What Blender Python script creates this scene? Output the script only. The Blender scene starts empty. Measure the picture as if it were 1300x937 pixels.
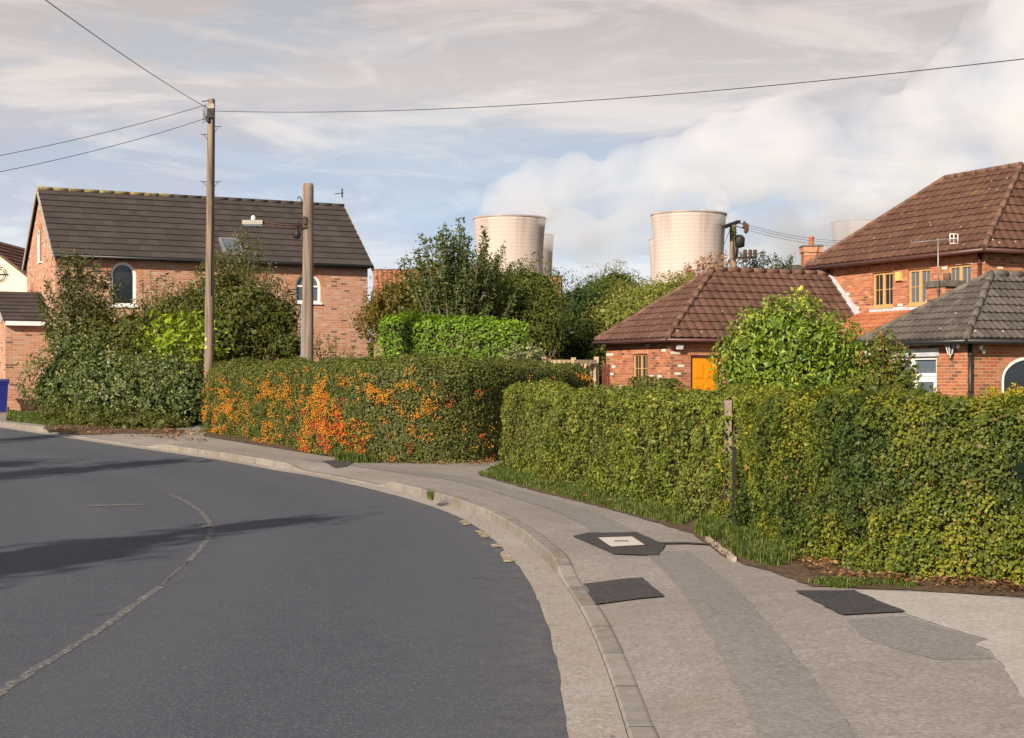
import bpy, bmesh, math, random
import numpy as np
from mathutils import Vector, Matrix
random.seed(7)
rng = np.random.default_rng(11)
scene = bpy.context.scene
COL = scene.collection
R = math.radians
F, CX, HY, EYE = 1900.0, 650.0, 482.0, 1.6      # lens in pixels of the 1300 px wide photograph

# ---------------------------------------------------------------- terrain
def terr(y):
    t = min(1.0, max(0.0, (y - 24.0) / 24.0))
    return 0.6 * t * t * (3 - 2 * t)
def at(px, py, Y):
    return Vector(((px - CX) / F * Y, Y, EYE + (HY - py) / F * Y))
def on_ground(px, py, off=0.0):
    k = (py - HY) / F
    lo, hi = 1.0, 90.0
    for _ in range(50):
        m = (lo + hi) / 2
        if EYE - terr(m) - off - k * m > 0: lo = m
        else: hi = m
    return Vector(((px - CX) / F * lo, lo, terr(lo) + off))

# ---------------------------------------------------------------- tagging
def tag(o, label=None, cat=None, group=None, kind=None):
    if label: o['label'] = label
    if cat: o['category'] = cat
    if group: o['group'] = group
    if kind: o['kind'] = kind
    return o
def thing(name, label, cat, loc=(0, 0, 0), rz=0.0, group=None):
    o = bpy.data.objects.new(name, None); COL.objects.link(o)
    o.location = loc; o.rotation_euler = (0, 0, rz); o.empty_display_size = 0.3
    return tag(o, label, cat, group)
def copy_tree(o, parent=None):
    c = o.copy(); COL.objects.link(c); c.parent = parent
    for ch in list(o.children): copy_tree(ch, c)
    return c

# ---------------------------------------------------------------- mesh collector
class MB:
    def __init__(s): s.v = []; s.f = []; s.uv = []; s.sm = []
    def face(s, pts, uvs=None, smooth=False):
        b = len(s.v); s.v += [tuple(p) for p in pts]; s.f.append(tuple(range(b, b + len(pts))))
        s.uv.append(uvs if uvs else [(p[0], p[2]) for p in pts]); s.sm.append(smooth)
    def box(s, c, d, rot=None):
        c = Vector(c); M = rot if rot else Matrix.Identity(3)
        P = [c + M @ Vector((d[0] / 2 * i, d[1] / 2 * j, d[2] / 2 * k)) for k in (-1, 1) for j in (-1, 1) for i in (-1, 1)]
        for q, ax in (((0, 2, 3, 1), 2), ((4, 5, 7, 6), 2), ((0, 1, 5, 4), 1), ((2, 6, 7, 3), 1), ((0, 4, 6, 2), 0), ((1, 3, 7, 5), 0)):
            pts = [P[i] for i in q]
            uv = [((p.x, p.y) if ax == 2 else (p.x, p.z) if ax == 1 else (p.y, p.z)) for p in pts]
            s.face(pts, uv)
        return s
    def b2(s, a, b):        # box by two corners
        return s.box([(a[i] + b[i]) / 2 for i in range(3)], [abs(b[i] - a[i]) for i in range(3)])
    def bar(s, a, b, w, h):
        a = Vector(a); b = Vector(b); d = b - a
        q = d.to_track_quat('Y', 'Z').to_matrix()
        return s.box((a + b) / 2, (w, d.length, h), q)
    def tube(s, pts, rad, n=8, cap=True, wob=0.0):
        pts = [Vector(p) for p in pts]
        if not isinstance(rad, (list, tuple)): rad = [rad] * len(pts)
        rings = []
        acc = 0
        for i, p in enumerate(pts):
            t = (pts[min(i + 1, len(pts) - 1)] - pts[max(i - 1, 0)])
            if t.length < 1e-9: t = Vector((0, 0, 1))
            t.normalize()
            ref = Vector((0, 0, 1)) if abs(t.z) < .9 else Vector((0, 1, 0))
            a = t.cross(ref).normalized(); b = t.cross(a)
            rings.append([p + (a * math.cos(2 * math.pi * k / n) + b * math.sin(2 * math.pi * k / n)) * rad[i] * (1 + wob * math.sin(k * 5.1 + i)) for k in range(n)])
        base = len(s.v)
        for r_ in rings: s.v += [tuple(q) for q in r_]
        L = [0]
        for i in range(1, len(pts)): L.append(L[-1] + (pts[i] - pts[i - 1]).length)
        for i in range(len(pts) - 1):
            for k in range(n):
                k2 = (k + 1) % n
                s.f.append((base + i * n + k, base + i * n + k2, base + (i + 1) * n + k2, base + (i + 1) * n + k))
                s.uv.append([(k / n, L[i]), ((k + 1) / n, L[i]), ((k + 1) / n, L[i + 1]), (k / n, L[i + 1])]); s.sm.append(True)
        if cap:
            s.f.append(tuple(base + k for k in reversed(range(n)))); s.uv.append([(0, 0)] * n); s.sm.append(False)
            e = base + (len(pts) - 1) * n
            s.f.append(tuple(e + k for k in range(n))); s.uv.append([(0, 0)] * n); s.sm.append(False)
        return s
    def lathe(s, c, prof, n=24, cap=False):      # prof: list of (r, z)
        c = Vector(c); base = len(s.v)
        for r_, z in prof:
            s.v += [(c.x + r_ * math.cos(2 * math.pi * k / n), c.y + r_ * math.sin(2 * math.pi * k / n), c.z + z) for k in range(n)]
        for i in range(len(prof) - 1):
            for k in range(n):
                k2 = (k + 1) % n
                s.f.append((base + i * n + k, base + i * n + k2, base + (i + 1) * n + k2, base + (i + 1) * n + k))
                s.uv.append([(k / n, prof[i][1]), ((k + 1) / n, prof[i][1]), ((k + 1) / n, prof[i + 1][1]), (k / n, prof[i + 1][1])]); s.sm.append(True)
        if cap:
            s.f.append(tuple(base + k for k in reversed(range(n)))); s.uv.append([(0, 0)] * n); s.sm.append(False)
            e = base + (len(prof) - 1) * n
            s.f.append(tuple(e + k for k in range(n))); s.uv.append([(0, 0)] * n); s.sm.append(False)
        return s
    def build(s, name, mat, parent=None, bevel=0.0):
        me = bpy.data.meshes.new(name)
        me.from_pydata(s.v, [], s.f)
        uvl = me.uv_layers.new(name='UVMap')
        flat = [c for f in s.uv for p in f for c in p]
        uvl.data.foreach_set('uv', flat)
        me.polygons.foreach_set('use_smooth', s.sm)
        me.materials.append(mat); me.update()
        o = bpy.data.objects.new(name, me); COL.objects.link(o)
        if parent: o.parent = parent
        if bevel:
            m = o.modifiers.new('bevel', 'BEVEL'); m.width = bevel; m.segments = 2; m.limit_method = 'ANGLE'
        return o

def tri_mesh(name, V, T, mat, parent=None, tint=None, quads=False, smooth=False):
    """fast mesh from numpy arrays; tint = one number per vertex (leaf colour)"""
    me = bpy.data.meshes.new(name); k = T.shape[1]
    me.vertices.add(len(V)); me.vertices.foreach_set('co', V.astype(np.float32).ravel())
    me.loops.add(T.size); me.loops.foreach_set('vertex_index', T.astype(np.int32).ravel())
    me.polygons.add(len(T))
    me.polygons.foreach_set('loop_start', np.arange(0, T.size, k, dtype=np.int32))
    if smooth: me.polygons.foreach_set('use_smooth', np.ones(len(T), bool))
    if tint is not None:
        a = me.attributes.new('tint', 'FLOAT', 'POINT'); a.data.foreach_set('value', tint.astype(np.float32))
    me.materials.append(mat); me.update(calc_edges=True); me.validate()
    o = bpy.data.objects.new(name, me); COL.objects.link(o)
    if parent: o.parent = parent
    return o

# ---------------------------------------------------------------- numpy value noise
def _h(i, j, k, s):
    n = (i * 374761393 + j * 668265263 + k * 2147483647 + s * 974634777) & 0xffffffff
    n = ((n ^ (n >> 13)) * 1274126177) & 0xffffffff
    return ((n ^ (n >> 16)) & 0xffff) / 65535.0
def vnoise(P, scale=1.0, seed=0):
    P = np.asarray(P, float) * scale; I = np.floor(P).astype(np.int64); f = P - I; f = f * f * (3 - 2 * f)
    r = 0
    for a in (0, 1):
        for b in (0, 1):
            for c in (0, 1):
                w = (f[:, 0] if a else 1 - f[:, 0]) * (f[:, 1] if b else 1 - f[:, 1]) * (f[:, 2] if c else 1 - f[:, 2])
                r = r + w * _h(I[:, 0] + a, I[:, 1] + b, I[:, 2] + c, seed)
    return r

# ---------------------------------------------------------------- node helpers
def new_mat(name):
    m = bpy.data.materials.new(name); m.use_nodes = True
    nt = m.node_tree; nt.nodes.clear()
    out = nt.nodes.new('ShaderNodeOutputMaterial')
    return m, nt, out
class G:
    def __init__(s, nt): s.nt = nt
    def n(s, t, **kw):
        nd = s.nt.nodes.new(t)
        for k, v in kw.items(): setattr(nd, k, v)
        return nd
    def l(s, a, b): s.nt.links.new(a, b)
    def val(s, sock, v):
        if isinstance(v, bpy.types.NodeSocket): s.l(v, sock)
        elif hasattr(v, '__len__') and len(v) == 3 and sock.type == 'RGBA': sock.default_value = (*v, 1)
        else: sock.default_value = v
    def math(s, op, a, b=0.0, c=0.0, clamp=False):
        nd = s.n('ShaderNodeMath', operation=op, use_clamp=clamp)
        s.val(nd.inputs[0], a); s.val(nd.inputs[1], b)
        if len(nd.inputs) > 2: s.val(nd.inputs[2], c)
        return nd.outputs[0]
    def mix(s, f, a, b, mode='MIX'):
        nd = s.n('ShaderNodeMix', data_type='RGBA', blend_type=mode)
        s.val(nd.inputs[0], f); s.val(nd.inputs[6], a); s.val(nd.inputs[7], b)
        return nd.outputs[2]
    def noise(s, vec, scale, detail=4, rough=.55, dist=0.0):
        nd = s.n('ShaderNodeTexNoise'); 
        if vec is not None: s.l(vec, nd.inputs['Vector'])
        nd.inputs['Scale'].default_value = scale; nd.inputs['Detail'].default_value = detail
        nd.inputs['Roughness'].default_value = rough; nd.inputs['Distortion'].default_value = dist
        return nd.outputs[0]
    def ramp(s, f, stops, interp='LINEAR'):
        nd = s.n('ShaderNodeValToRGB'); cr = nd.color_ramp; cr.interpolation = interp
        while len(cr.elements) < len(stops): cr.elements.new(0.5)
        for e, (p, c) in zip(cr.elements, stops):
            e.position = p; e.color = (*c, 1) if len(c) == 3 else c
        s.l(f, nd.inputs[0]); return nd.outputs[0]
    def mapr(s, v, a, b, c=0.0, d=1.0):
        nd = s.n('ShaderNodeMapRange', clamp=True)
        s.l(v, nd.inputs[0])
        for i, x in enumerate((a, b, c, d)): nd.inputs[1 + i].default_value = x
        return nd.outputs[0]
    def coord(s, which='Object'): return s.n('ShaderNodeTexCoord').outputs[which]
    def scalev(s, vec, sc):
        nd = s.n('ShaderNodeMapping'); s.l(vec, nd.inputs['Vector']); nd.inputs['Scale'].default_value = sc
        return nd.outputs[0]
    def princ(s, out, col, rough=.8, spec=.3, metal=0.0, bump=None, bstr=.3, bdist=.02):
        p = s.n('ShaderNodeBsdfPrincipled')
        s.val(p.inputs['Base Color'], col); s.val(p.inputs['Roughness'], rough)
        p.inputs['Specular IOR Level'].default_value = spec; p.inputs['Metallic'].default_value = metal
        if bump is not None:
            b = s.n('ShaderNodeBump'); b.inputs['Strength'].default_value = bstr; b.inputs['Distance'].default_value = bdist
            s.l(bump, b.inputs['Height']); s.l(b.outputs[0], p.inputs['Normal'])
        s.l(p.outputs[0], out.inputs['Surface']); return p

def plain(name, c, rough=.6, spec=.3, metal=0.0, var=.25, scale=6.0, streak=None):
    m, nt, out = new_mat(name); g = G(nt); v = g.coord()
    if streak: v = g.scalev(v, streak)
    n1 = g.noise(v, scale, 6, .65)
    dark = tuple(x * (1 - var) for x in c); light = tuple(min(1, x * (1 + var)) for x in c)
    col = g.ramp(n1, [(.3, dark), (.7, light)])
    g.princ(out, col, rough, spec, metal, bump=n1, bstr=.15, bdist=.01)
    return m
def brick(name, palette, mortar=(.42, .36, .30), white=0.0, rowh=.075, bw=.225, mw=.011):
    """palette: (position, colour) stops for the per-brick colour"""
    m, nt, out = new_mat(name); g = G(nt)
    sep = g.n('ShaderNodeSeparateXYZ'); g.l(g.coord('UV'), sep.inputs[0])
    v = g.math('DIVIDE', sep.outputs[1], rowh); row = g.math('FLOOR', v)
    half = g.math('MULTIPLY', g.math('MODULO', g.math('ABSOLUTE', row), 2.0), .5)
    u = g.math('ADD', g.math('DIVIDE', sep.outputs[0], bw), half); colm = g.math('FLOOR', u)
    cmb = g.n('ShaderNodeCombineXYZ'); g.l(colm, cmb.inputs[0]); g.l(row, cmb.inputs[1])
    wn = g.n('ShaderNodeTexWhiteNoise', noise_dimensions='2D'); g.l(cmb.outputs[0], wn.inputs['Vector'])
    base = g.ramp(wn.outputs['Value'], palette, 'CONSTANT')
    big = g.noise(g.coord('UV'), .9, 5, .6); fine = g.noise(g.coord('UV'), 45, 4, .7)
    base = g.mix(g.mapr(fine, .3, .7, 0, .35), base, (.12, .055, .04))
    base = g.mix(g.mapr(big, .35, .75, 0, .3), base, (.30, .17, .11))
    if white:
        wn2 = g.n('ShaderNodeTexWhiteNoise', noise_dimensions='3D')
        c2 = g.n('ShaderNodeCombineXYZ'); g.l(colm, c2.inputs[0]); g.l(row, c2.inputs[1]); c2.inputs[2].default_value = 3.3
        g.l(c2.outputs[0], wn2.inputs['Vector'])
        base = g.mix(g.math('LESS_THAN', wn2.outputs['Value'], white), base, (.72, .66, .6))
    fu = g.math('FRACT', u); fv = g.math('FRACT', v)
    mu = g.math('LESS_THAN', fu, mw / bw); mv = g.math('LESS_THAN', fv, mw / rowh * 1.05)
    mort = g.math('MAXIMUM', mu, mv)
    mc = g.mix(big, mortar, tuple(x * .7 for x in mortar))
    col = g.mix(mort, base, mc)
    h = g.math('SUBTRACT', fine, g.math('MULTIPLY', mort, 1.2))
    g.princ(out, col, .9, .15, bump=h, bstr=.5, bdist=.01)
    return m
def tiles(name, c1, c2, c3, spots=0.0, spotcol=(.42, .39, .3), moss=0.0, mosscol=(.22, .17, .03), tw=.3, th=.32):
    m, nt, out = new_mat(name); g = G(nt); uv = g.coord('UV')
    sep = g.n('ShaderNodeSeparateXYZ'); g.l(uv, sep.inputs[0])
    cu = g.math('FLOOR', g.math('DIVIDE', sep.outputs[0], tw)); cv = g.math('FLOOR', g.math('DIVIDE', sep.outputs[1], th))
    cmb = g.n('ShaderNodeCombineXYZ'); g.l(cu, cmb.inputs[0]); g.l(cv, cmb.inputs[1])
    wn = g.n('ShaderNodeTexWhiteNoise', noise_dimensions='2D'); g.l(cmb.outputs[0], wn.inputs['Vector'])
    base = g.ramp(wn.outputs['Value'], [(0, c1), (.5, c2), (1, c3)])
    big = g.noise(uv, .8, 6, .65); fine = g.noise(uv, 22, 5, .7)
    base = g.mix(g.mapr(big, .35, .7, 0, .45), base, tuple(x * .55 for x in c2))
    base = g.mix(g.mapr(fine, .45, .75, 0, .4), base, tuple(min(1, x * 1.7 + .02) for x in c3))
    if spots:
        vo = g.n('ShaderNodeTexVoronoi'); g.l(uv, vo.inputs['Vector']); vo.inputs['Scale'].default_value = 4.6
        vo.inputs['Randomness'].default_value = 1
        keep = g.math('LESS_THAN', g.n('ShaderNodeSeparateColor').outputs[0], .5)
        sc = nt.nodes[-1]
        sx = g.n('ShaderNodeSeparateColor'); g.l(vo.outputs['Color'], sx.inputs[0])
        small = g.math('LESS_THAN', vo.outputs['Distance'], g.math('MULTIPLY', sx.outputs[0], .13))
        rare = g.math('LESS_THAN', sx.outputs[1], spots)
        base = g.mix(g.math('MULTIPLY', small, rare), base, spotcol)
    if moss:
        mm = g.noise(uv, 2.2, 7, .75)
        base = g.mix(g.mapr(mm, 1 - moss, 1 - moss + .12, 0, .85), base, mosscol)
    g.princ(out, base, .85, .2, bump=fine, bstr=.35, bdist=.01)
    return m
def leafmat(name, stops, patch=None, pscale=1.2, trans=.3, gloss=.25, rough=.45, patch_lo=.45, patch_hi=.65):
    m, nt, out = new_mat(name); g = G(nt)
    a = g.n('ShaderNodeAttribute', attribute_name='tint')
    if name not in ('orange_and_red_berries', 'golden_flowers', 'fallen_leaves', 'grass_blades', 'variegated_leaves'):
        stops = [(p_, (min(.7, c_[0] * 1.75), min(.7, c_[1] * 1.48), c_[2] * 1.15)) for p_, c_ in stops]
    col = g.ramp(a.outputs['Fac'], stops)
    if patch:
        nz = g.noise(g.coord(), pscale, 4, .6)
        col = g.mix(g.mapr(nz, patch_lo, patch_hi, 0, .75), col, patch)
    p = g.n('ShaderNodeBsdfPrincipled'); g.l(col, p.inputs['Base Color'])
    p.inputs['Roughness'].default_value = rough; p.inputs['Specular IOR Level'].default_value = gloss
    t = g.n('ShaderNodeBsdfTranslucent'); g.l(g.mix(1.0, col, (1.15, 1.2, .55), 'MULTIPLY'), t.inputs[0])
    mx = g.n('ShaderNodeMixShader'); mx.inputs[0].default_value = trans
    g.l(p.outputs[0], mx.inputs[1]); g.l(t.outputs[0], mx.inputs[2]); g.l(mx.outputs[0], out.inputs['Surface'])
    return m
# ================================================================ MATERIALS
def asphalt_mat():
    m, nt, out = new_mat('asphalt'); g = G(nt); v = g.coord()
    vo = g.n('ShaderNodeTexVoronoi'); g.l(v, vo.inputs['Vector']); vo.inputs['Scale'].default_value = 120
    sx = g.n('ShaderNodeSeparateColor'); g.l(vo.outputs['Color'], sx.inputs[0])
    agg = g.ramp(sx.outputs[0], [(0, (.043, .049, .062)), (.55, (.061, .067, .083)), (.9, (.08, .086, .102)), (.98, (.16, .155, .16))])
    big = g.noise(v, .35, 5, .6); mid = g.noise(v, 3.5, 5, .7)
    col = g.mix(g.mapr(big, .35, .7, 0, .35), agg, (.08, .085, .101))
    col = g.mix(g.mapr(mid, .5, .8, 0, .35), col, (.04, .04, .05))
    sp = g.n('ShaderNodeTexVoronoi'); g.l(v, sp.inputs['Vector']); sp.inputs['Scale'].default_value = 7
    s2 = g.n('ShaderNodeSeparateColor'); g.l(sp.outputs['Color'], s2.inputs[0])
    chip = g.math('MULTIPLY', g.math('LESS_THAN', sp.outputs['Distance'], .07), g.math('LESS_THAN', s2.outputs[1], .18))
    col = g.mix(g.math('MULTIPLY', chip, .6), col, (.3, .28, .25))
    su = g.n('ShaderNodeSeparateXYZ'); g.l(g.coord('UV'), su.inputs[0])
    wob = g.math('ADD', su.outputs[1], g.math('MULTIPLY', g.math('SUBTRACT', big, .5), .8))
    tr = g.math('POWER', g.math('ABSOLUTE', g.math('SINE', g.math('MULTIPLY', wob, 1.75))), 3.0)
    col = g.mix(g.math('MULTIPLY', tr, .28), col, (.094, .099, .114))
    edge = g.mapr(su.outputs[1], -.75, -.3, 0, .45); dirt = g.math('MULTIPLY', edge, g.mapr(g.noise(v, 5, 6, .75), .4, .65, 0, 1))
    col = g.mix(dirt, col, (.17, .155, .135))
    oil = g.noise(v, 1.3, 3, .5); col = g.mix(g.mapr(oil, .66, .74, 0, .35), col, (.03, .03, .036))
    g.princ(out, col, .8, .25, bump=vo.outputs['Distance'], bstr=.3, bdist=.006)
    return m
def pave_mat(name, lo, hi, stain, scale=60, stainamt=.4):
    m, nt, out = new_mat(name); g = G(nt); v = g.coord()
    vo = g.n('ShaderNodeTexVoronoi'); g.l(v, vo.inputs['Vector']); vo.inputs['Scale'].default_value = scale
    sx = g.n('ShaderNodeSeparateColor'); g.l(vo.outputs['Color'], sx.inputs[0])
    col = g.ramp(sx.outputs[0], [(0, lo), (.6, tuple((a + b) / 2 for a, b in zip(lo, hi))), (1, hi)])
    big = g.noise(v, .8, 7, .7); mid = g.noise(v, 6, 5, .7)
    col = g.mix(g.mapr(big, .42, .68, 0, stainamt), col, stain)
    col = g.mix(g.mapr(mid, .5, .8, 0, .4), col, tuple(x * .6 for x in lo))
    wide = g.noise(v, .28, 5, .6); col = g.mix(g.mapr(wide, .4, .65, 0, .3), col, tuple(x * .75 for x in stain))
    g.princ(out, col, .88, .2, bump=mid, bstr=.25, bdist=.006)
    return m
M = {}
M['asphalt'] = asphalt_mat()
M['gutter'] = pave_mat('concrete_channel', (.25, .225, .205), (.42, .38, .35), (.27, .22, .16), 70, .4)
M['footway'] = pave_mat('pale_footway', (.21, .19, .176), (.35, .318, .293), (.2, .165, .13), 60, .5)
M['trench'] = pave_mat('trench_tarmac', (.165, .158, .147), (.265, .25, .233), (.21, .19, .165), 55, .3)
M['patch'] = pave_mat('dark_tarmac_patch', (.035, .033, .036), (.085, .08, .082), (.06, .05, .045), 70, .2)
M['drive'] = pave_mat('concrete_drive', (.33, .31, .285), (.46, .43, .395), (.3, .26, .2), 40, .25)
M['backdrive'] = pave_mat('reddish_tarmac', (.14, .115, .105), (.22, .185, .17), (.17, .14, .11), 50, .3)
M['soil'] = pave_mat('garden_soil', (.05, .033, .02), (.16, .11, .07), (.12, .075, .04), 30, .5)
M['earth'] = pave_mat('earth', (.05, .06, .025), (.09, .1, .04), (.1, .08, .05), 5, .4)
def kerb_mat():
    m, nt, out = new_mat('kerb_concrete'); g = G(nt); v = g.coord()
    sep = g.n('ShaderNodeSeparateXYZ'); g.l(g.coord('UV'), sep.inputs[0])
    fu = g.math('FRACT', g.math('DIVIDE', sep.outputs[0], .915))
    j = g.math('MULTIPLY', g.math('LESS_THAN', fu, .018), .9)
    cu = g.math('FLOOR', g.math('DIVIDE', sep.outputs[0], .915))
    wn = g.n('ShaderNodeTexWhiteNoise', noise_dimensions='1D'); g.l(cu, wn.inputs['W'])
    n1 = g.noise(v, 9, 6, .7); n2 = g.noise(v, 2.0, 4, .6); n3 = g.noise(v, 60, 3, .6)
    col = g.ramp(n1, [(.3, (.14, .125, .11)), (.7, (.27, .25, .225))])
    col = g.mix(g.mapr(wn.outputs['Value'], 0, 1, 0, .5), col, (.33, .305, .27))
    col = g.mix(g.mapr(n2, .5, .66, 0, .6), col, (.2, .15, .09))
    edge = g.mapr(sep.outputs[1], .105, .13, 0, .75)       # dirt line with moss where kerb meets the footway
    col = g.mix(edge, col, (.07, .065, .04))
    col = g.mix(j, col, (.05, .045, .035))
    g.princ(out, col, .9, .2, bump=n3, bstr=.3, bdist=.006)
    return m
M['kerb'] = kerb_mat()
def worn_paint(name, paint, wear=.5, sc=9):
    m, nt, out = new_mat(name); g = G(nt); v = g.coord()
    n1 = g.noise(v, sc, 8, .85); vo = g.n('ShaderNodeTexVoronoi'); g.l(v, vo.inputs['Vector']); vo.inputs['Scale'].default_value = 60
    sx = g.n('ShaderNodeSeparateColor'); g.l(vo.outputs['Color'], sx.inputs[0])
    agg = g.ramp(sx.outputs[0], [(0, (.045, .045, .05)), (1, (.12, .115, .12))])
    f = g.math('MULTIPLY', g.mapr(n1, wear - .04, wear + .06, 0, 1), g.mapr(sx.outputs[1], .1, .5, .3, 1))
    col = g.mix(f, agg, paint)
    g.princ(out, col, .8, .25, bump=vo.outputs['Distance'], bstr=.4, bdist=.006)
    return m
M['white_mark'] = worn_paint('worn_white_marking', (.3, .285, .255), .53, 22)
M['crack'] = worn_paint('open_joint', (.22, .205, .18), .52, 14)
M['yellow_mark'] = worn_paint('worn_yellow_marking', (.5, .42, .25), .48, 12)
M['brick_l'] = brick('warm_orange_brick', [(0, (.50, .22, .13)), (.3, (.58, .28, .17)), (.6, (.54, .31, .21)), (.84, (.17, .085, .065)), (.91, (.6, .4, .28))], (.56, .45, .35))
M['brick_r'] = brick('red_brick', [(0, (.42, .11, .045)), (.3, (.48, .16, .065)), (.62, (.34, .13, .06)), (.8, (.17, .08, .05)), (.88, (.5, .21, .1))], (.55, .4, .27))
M['brick_h'] = brick('reclaimed_red_brick', [(0, (.42, .13, .06)), (.25, (.52, .19, .09)), (.55, (.38, .12, .06)), (.8, (.17, .065, .04)), (.9, (.56, .27, .15))], (.46, .33, .23), white=.03)
M['brick_arch'] = plain('arch_brick', (.46, .22, .13), .9, .1, var=.4, scale=9)
M['slate'] = tiles('flat_brown_grey_tiles', (.048, .039, .036), (.056, .046, .042), (.068, .056, .051), moss=0)
M['tile_brown'] = tiles('brown_pantiles', (.085, .043, .032), (.11, .055, .04), (.14, .075, .055), spots=.35, moss=.25, mosscol=(.2, .11, .045))
M['tile_house'] = tiles('rust_brown_tiles', (.08, .04, .028), (.105, .051, .034), (.13, .067, .044), spots=.9, moss=.42, mosscol=(.25, .15, .04))
M['tile_grey'] = tiles('weathered_grey_tiles', (.06, .052, .045), (.085, .073, .063), (.12, .103, .088), spots=.3, moss=.3, mosscol=(.2, .18, .12))
M['tile_orange'] = tiles('orange_clay_tiles', (.3, .1, .045), (.36, .13, .06), (.42, .17, .09), spots=.2, moss=.2, mosscol=(.2, .1, .05))
M['tile_terra'] = tiles('terracotta_pantiles', (.3, .11, .06), (.38, .15, .09), (.42, .2, .13), spots=.2, moss=.35, mosscol=(.2, .12, .08))
M['cap_brown'] = plain('brown_ridge_tile', (.15, .085, .06), .85, .2, var=.45, scale=5)
M['cap_grey'] = plain('grey_ridge_tile', (.12, .105, .088), .85, .2, var=.45, scale=5)
M['cap_moss'] = plain('mossy_ridge_tile', (.2, .16, .07), .9, .15, var=.8, scale=9)
M['white'] = plain('white_upvc', (.78, .78, .76), .35, .4, var=.05)
M['cream'] = plain('cream_render', (.74, .66, .5), .9, .1, var=.06, scale=2)
M['black'] = plain('black_plastic', (.02, .02, .022), .4, .4, var=.2)
M['brownp'] = plain('brown_gutter', (.075, .03, .025), .4, .4, var=.2)
M['tan'] = plain('tan_painted_timber', (.5, .31, .13), .5, .3, var=.12, scale=10)
M['orange'] = plain('orange_timber_door', (.72, .27, .01), .35, .4, var=.08, scale=4, streak=(1, 1, .15))
M['wood'] = plain('weathered_pole_timber', (.2, .155, .115), .9, .1, var=.65, scale=22, streak=(1, 1, .04))
M['wood2'] = plain('greyed_post_timber', (.2, .155, .12), .9, .1, var=.6, scale=18, streak=(1, 1, .04))
M['fence'] = plain('pale_fence_timber', (.4, .3, .19), .9, .1, var=.3, scale=9, streak=(1, 1, .2))
M['gate'] = plain('red_brown_stain', (.12, .035, .02), .6, .2, var=.3, scale=8, streak=(1, 1, .2))
M['metal'] = plain('galvanised_metal', (.3, .3, .3), .45, .4, .5, var=.2)
M['rust'] = plain('rusty_steel', (.085, .05, .035), .8, .2, .2, var=.5, scale=12)
M['dark'] = plain('dark_metal', (.035, .03, .028), .6, .3, .3, var=.3)
M['lamp'] = plain('pale_lamp_housing', (.33, .3, .25), .6, .3, var=.25, scale=10)
M['pipe'] = plain('pale_blue_conduit', (.17, .2, .24), .5, .3, var=.1)
M['lead'] = plain('lead_flashing', (.5, .52, .56), .5, .4, .1, var=.25, scale=5)
M['bluebin'] = plain('blue_bin_plastic', (.012, .02, .16), .4, .4, var=.15)
M['greenbin'] = plain('dark_green_bin_plastic', (.008, .02, .014), .4, .4, var=.2)
M['cement'] = plain('pale_concrete', (.34, .28, .225), .9, .15, var=.35, scale=12)
M['postc'] = plain('dull_post_concrete', (.25, .2, .16), .95, .1, var=.4, scale=14)
M['cover'] = plain('pale_cover_infill', (.52, .48, .44), .85, .2, var=.12, scale=20)
M['bark'] = plain('bark', (.16, .12, .085), .95, .1, var=.45, scale=12, streak=(1, 1, .25))
M['twig'] = plain('hedge_twigs', (.07, .06, .03), .95, .1, var=.5, scale=14)
M['yellow'] = plain('yellow_alarm_box', (.6, .47, .14), .4, .4, var=.05)
M['cable'] = plain('black_cable', (.03, .03, .03), .6, .2, var=.1)
M['curtain'] = plain('net_curtain', (.6, .6, .6), .9, .1, var=.1, scale=20, streak=(1, 1, .05))
M['cowl'] = plain('terracotta_pot', (.42, .15, .07), .85, .2, var=.2)
M['interior'] = plain('dim_room', (.06, .05, .045), .9, .1, var=.4, scale=3)
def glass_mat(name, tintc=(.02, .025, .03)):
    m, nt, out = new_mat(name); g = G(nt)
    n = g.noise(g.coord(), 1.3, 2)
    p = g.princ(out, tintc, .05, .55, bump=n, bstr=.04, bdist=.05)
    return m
M['glass'] = glass_mat('window_glass')
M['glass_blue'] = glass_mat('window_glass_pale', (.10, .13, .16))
def tower_mat():
    m, nt, out = new_mat('tower_concrete'); g = G(nt); uv = g.coord('UV')
    sep = g.n('ShaderNodeSeparateXYZ'); g.l(uv, sep.inputs[0])
    fu = g.math('FRACT', g.math('MULTIPLY', sep.outputs[0], 96.0)); fv = g.math('FRACT', g.math('DIVIDE', sep.outputs[1], 2.6))
    line = g.math('MAXIMUM', g.math('LESS_THAN', fu, .1), g.math('LESS_THAN', fv, .14))
    v = g.scalev(g.coord(), (.08, .08, .006)); st = g.noise(v, 1.0, 7, .7)
    soft = g.noise(g.scalev(g.coord(), (.02, .02, .01)), 1.0, 5, .6)
    col = g.mix(soft, (.46, .38, .345), (.57, .475, .43))
    col = g.mix(g.math('MULTIPLY', line, .3), col, (.2, .155, .13))
    # black grime streaks hang from the rim
    hang = g.mapr(sep.outputs[1], 62, 112, 0, 1)
    grime = g.math('MULTIPLY', g.mapr(st, .52, .72, 0, .7), hang)
    col = g.mix(grime, col, (.16, .12, .11))
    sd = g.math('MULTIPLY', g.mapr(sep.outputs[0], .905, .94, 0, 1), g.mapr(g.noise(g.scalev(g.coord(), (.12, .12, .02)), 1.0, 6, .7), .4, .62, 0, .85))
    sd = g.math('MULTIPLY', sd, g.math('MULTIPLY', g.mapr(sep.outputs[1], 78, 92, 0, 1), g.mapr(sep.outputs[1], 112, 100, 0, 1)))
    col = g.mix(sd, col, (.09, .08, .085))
    rim = g.mapr(sep.outputs[1], 111.5, 112.2, 0, .55)
    col = g.mix(rim, col, (.24, .2, .18))
    g.princ(out, col, .95, .1)
    return m
M['tower'] = tower_mat()
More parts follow.
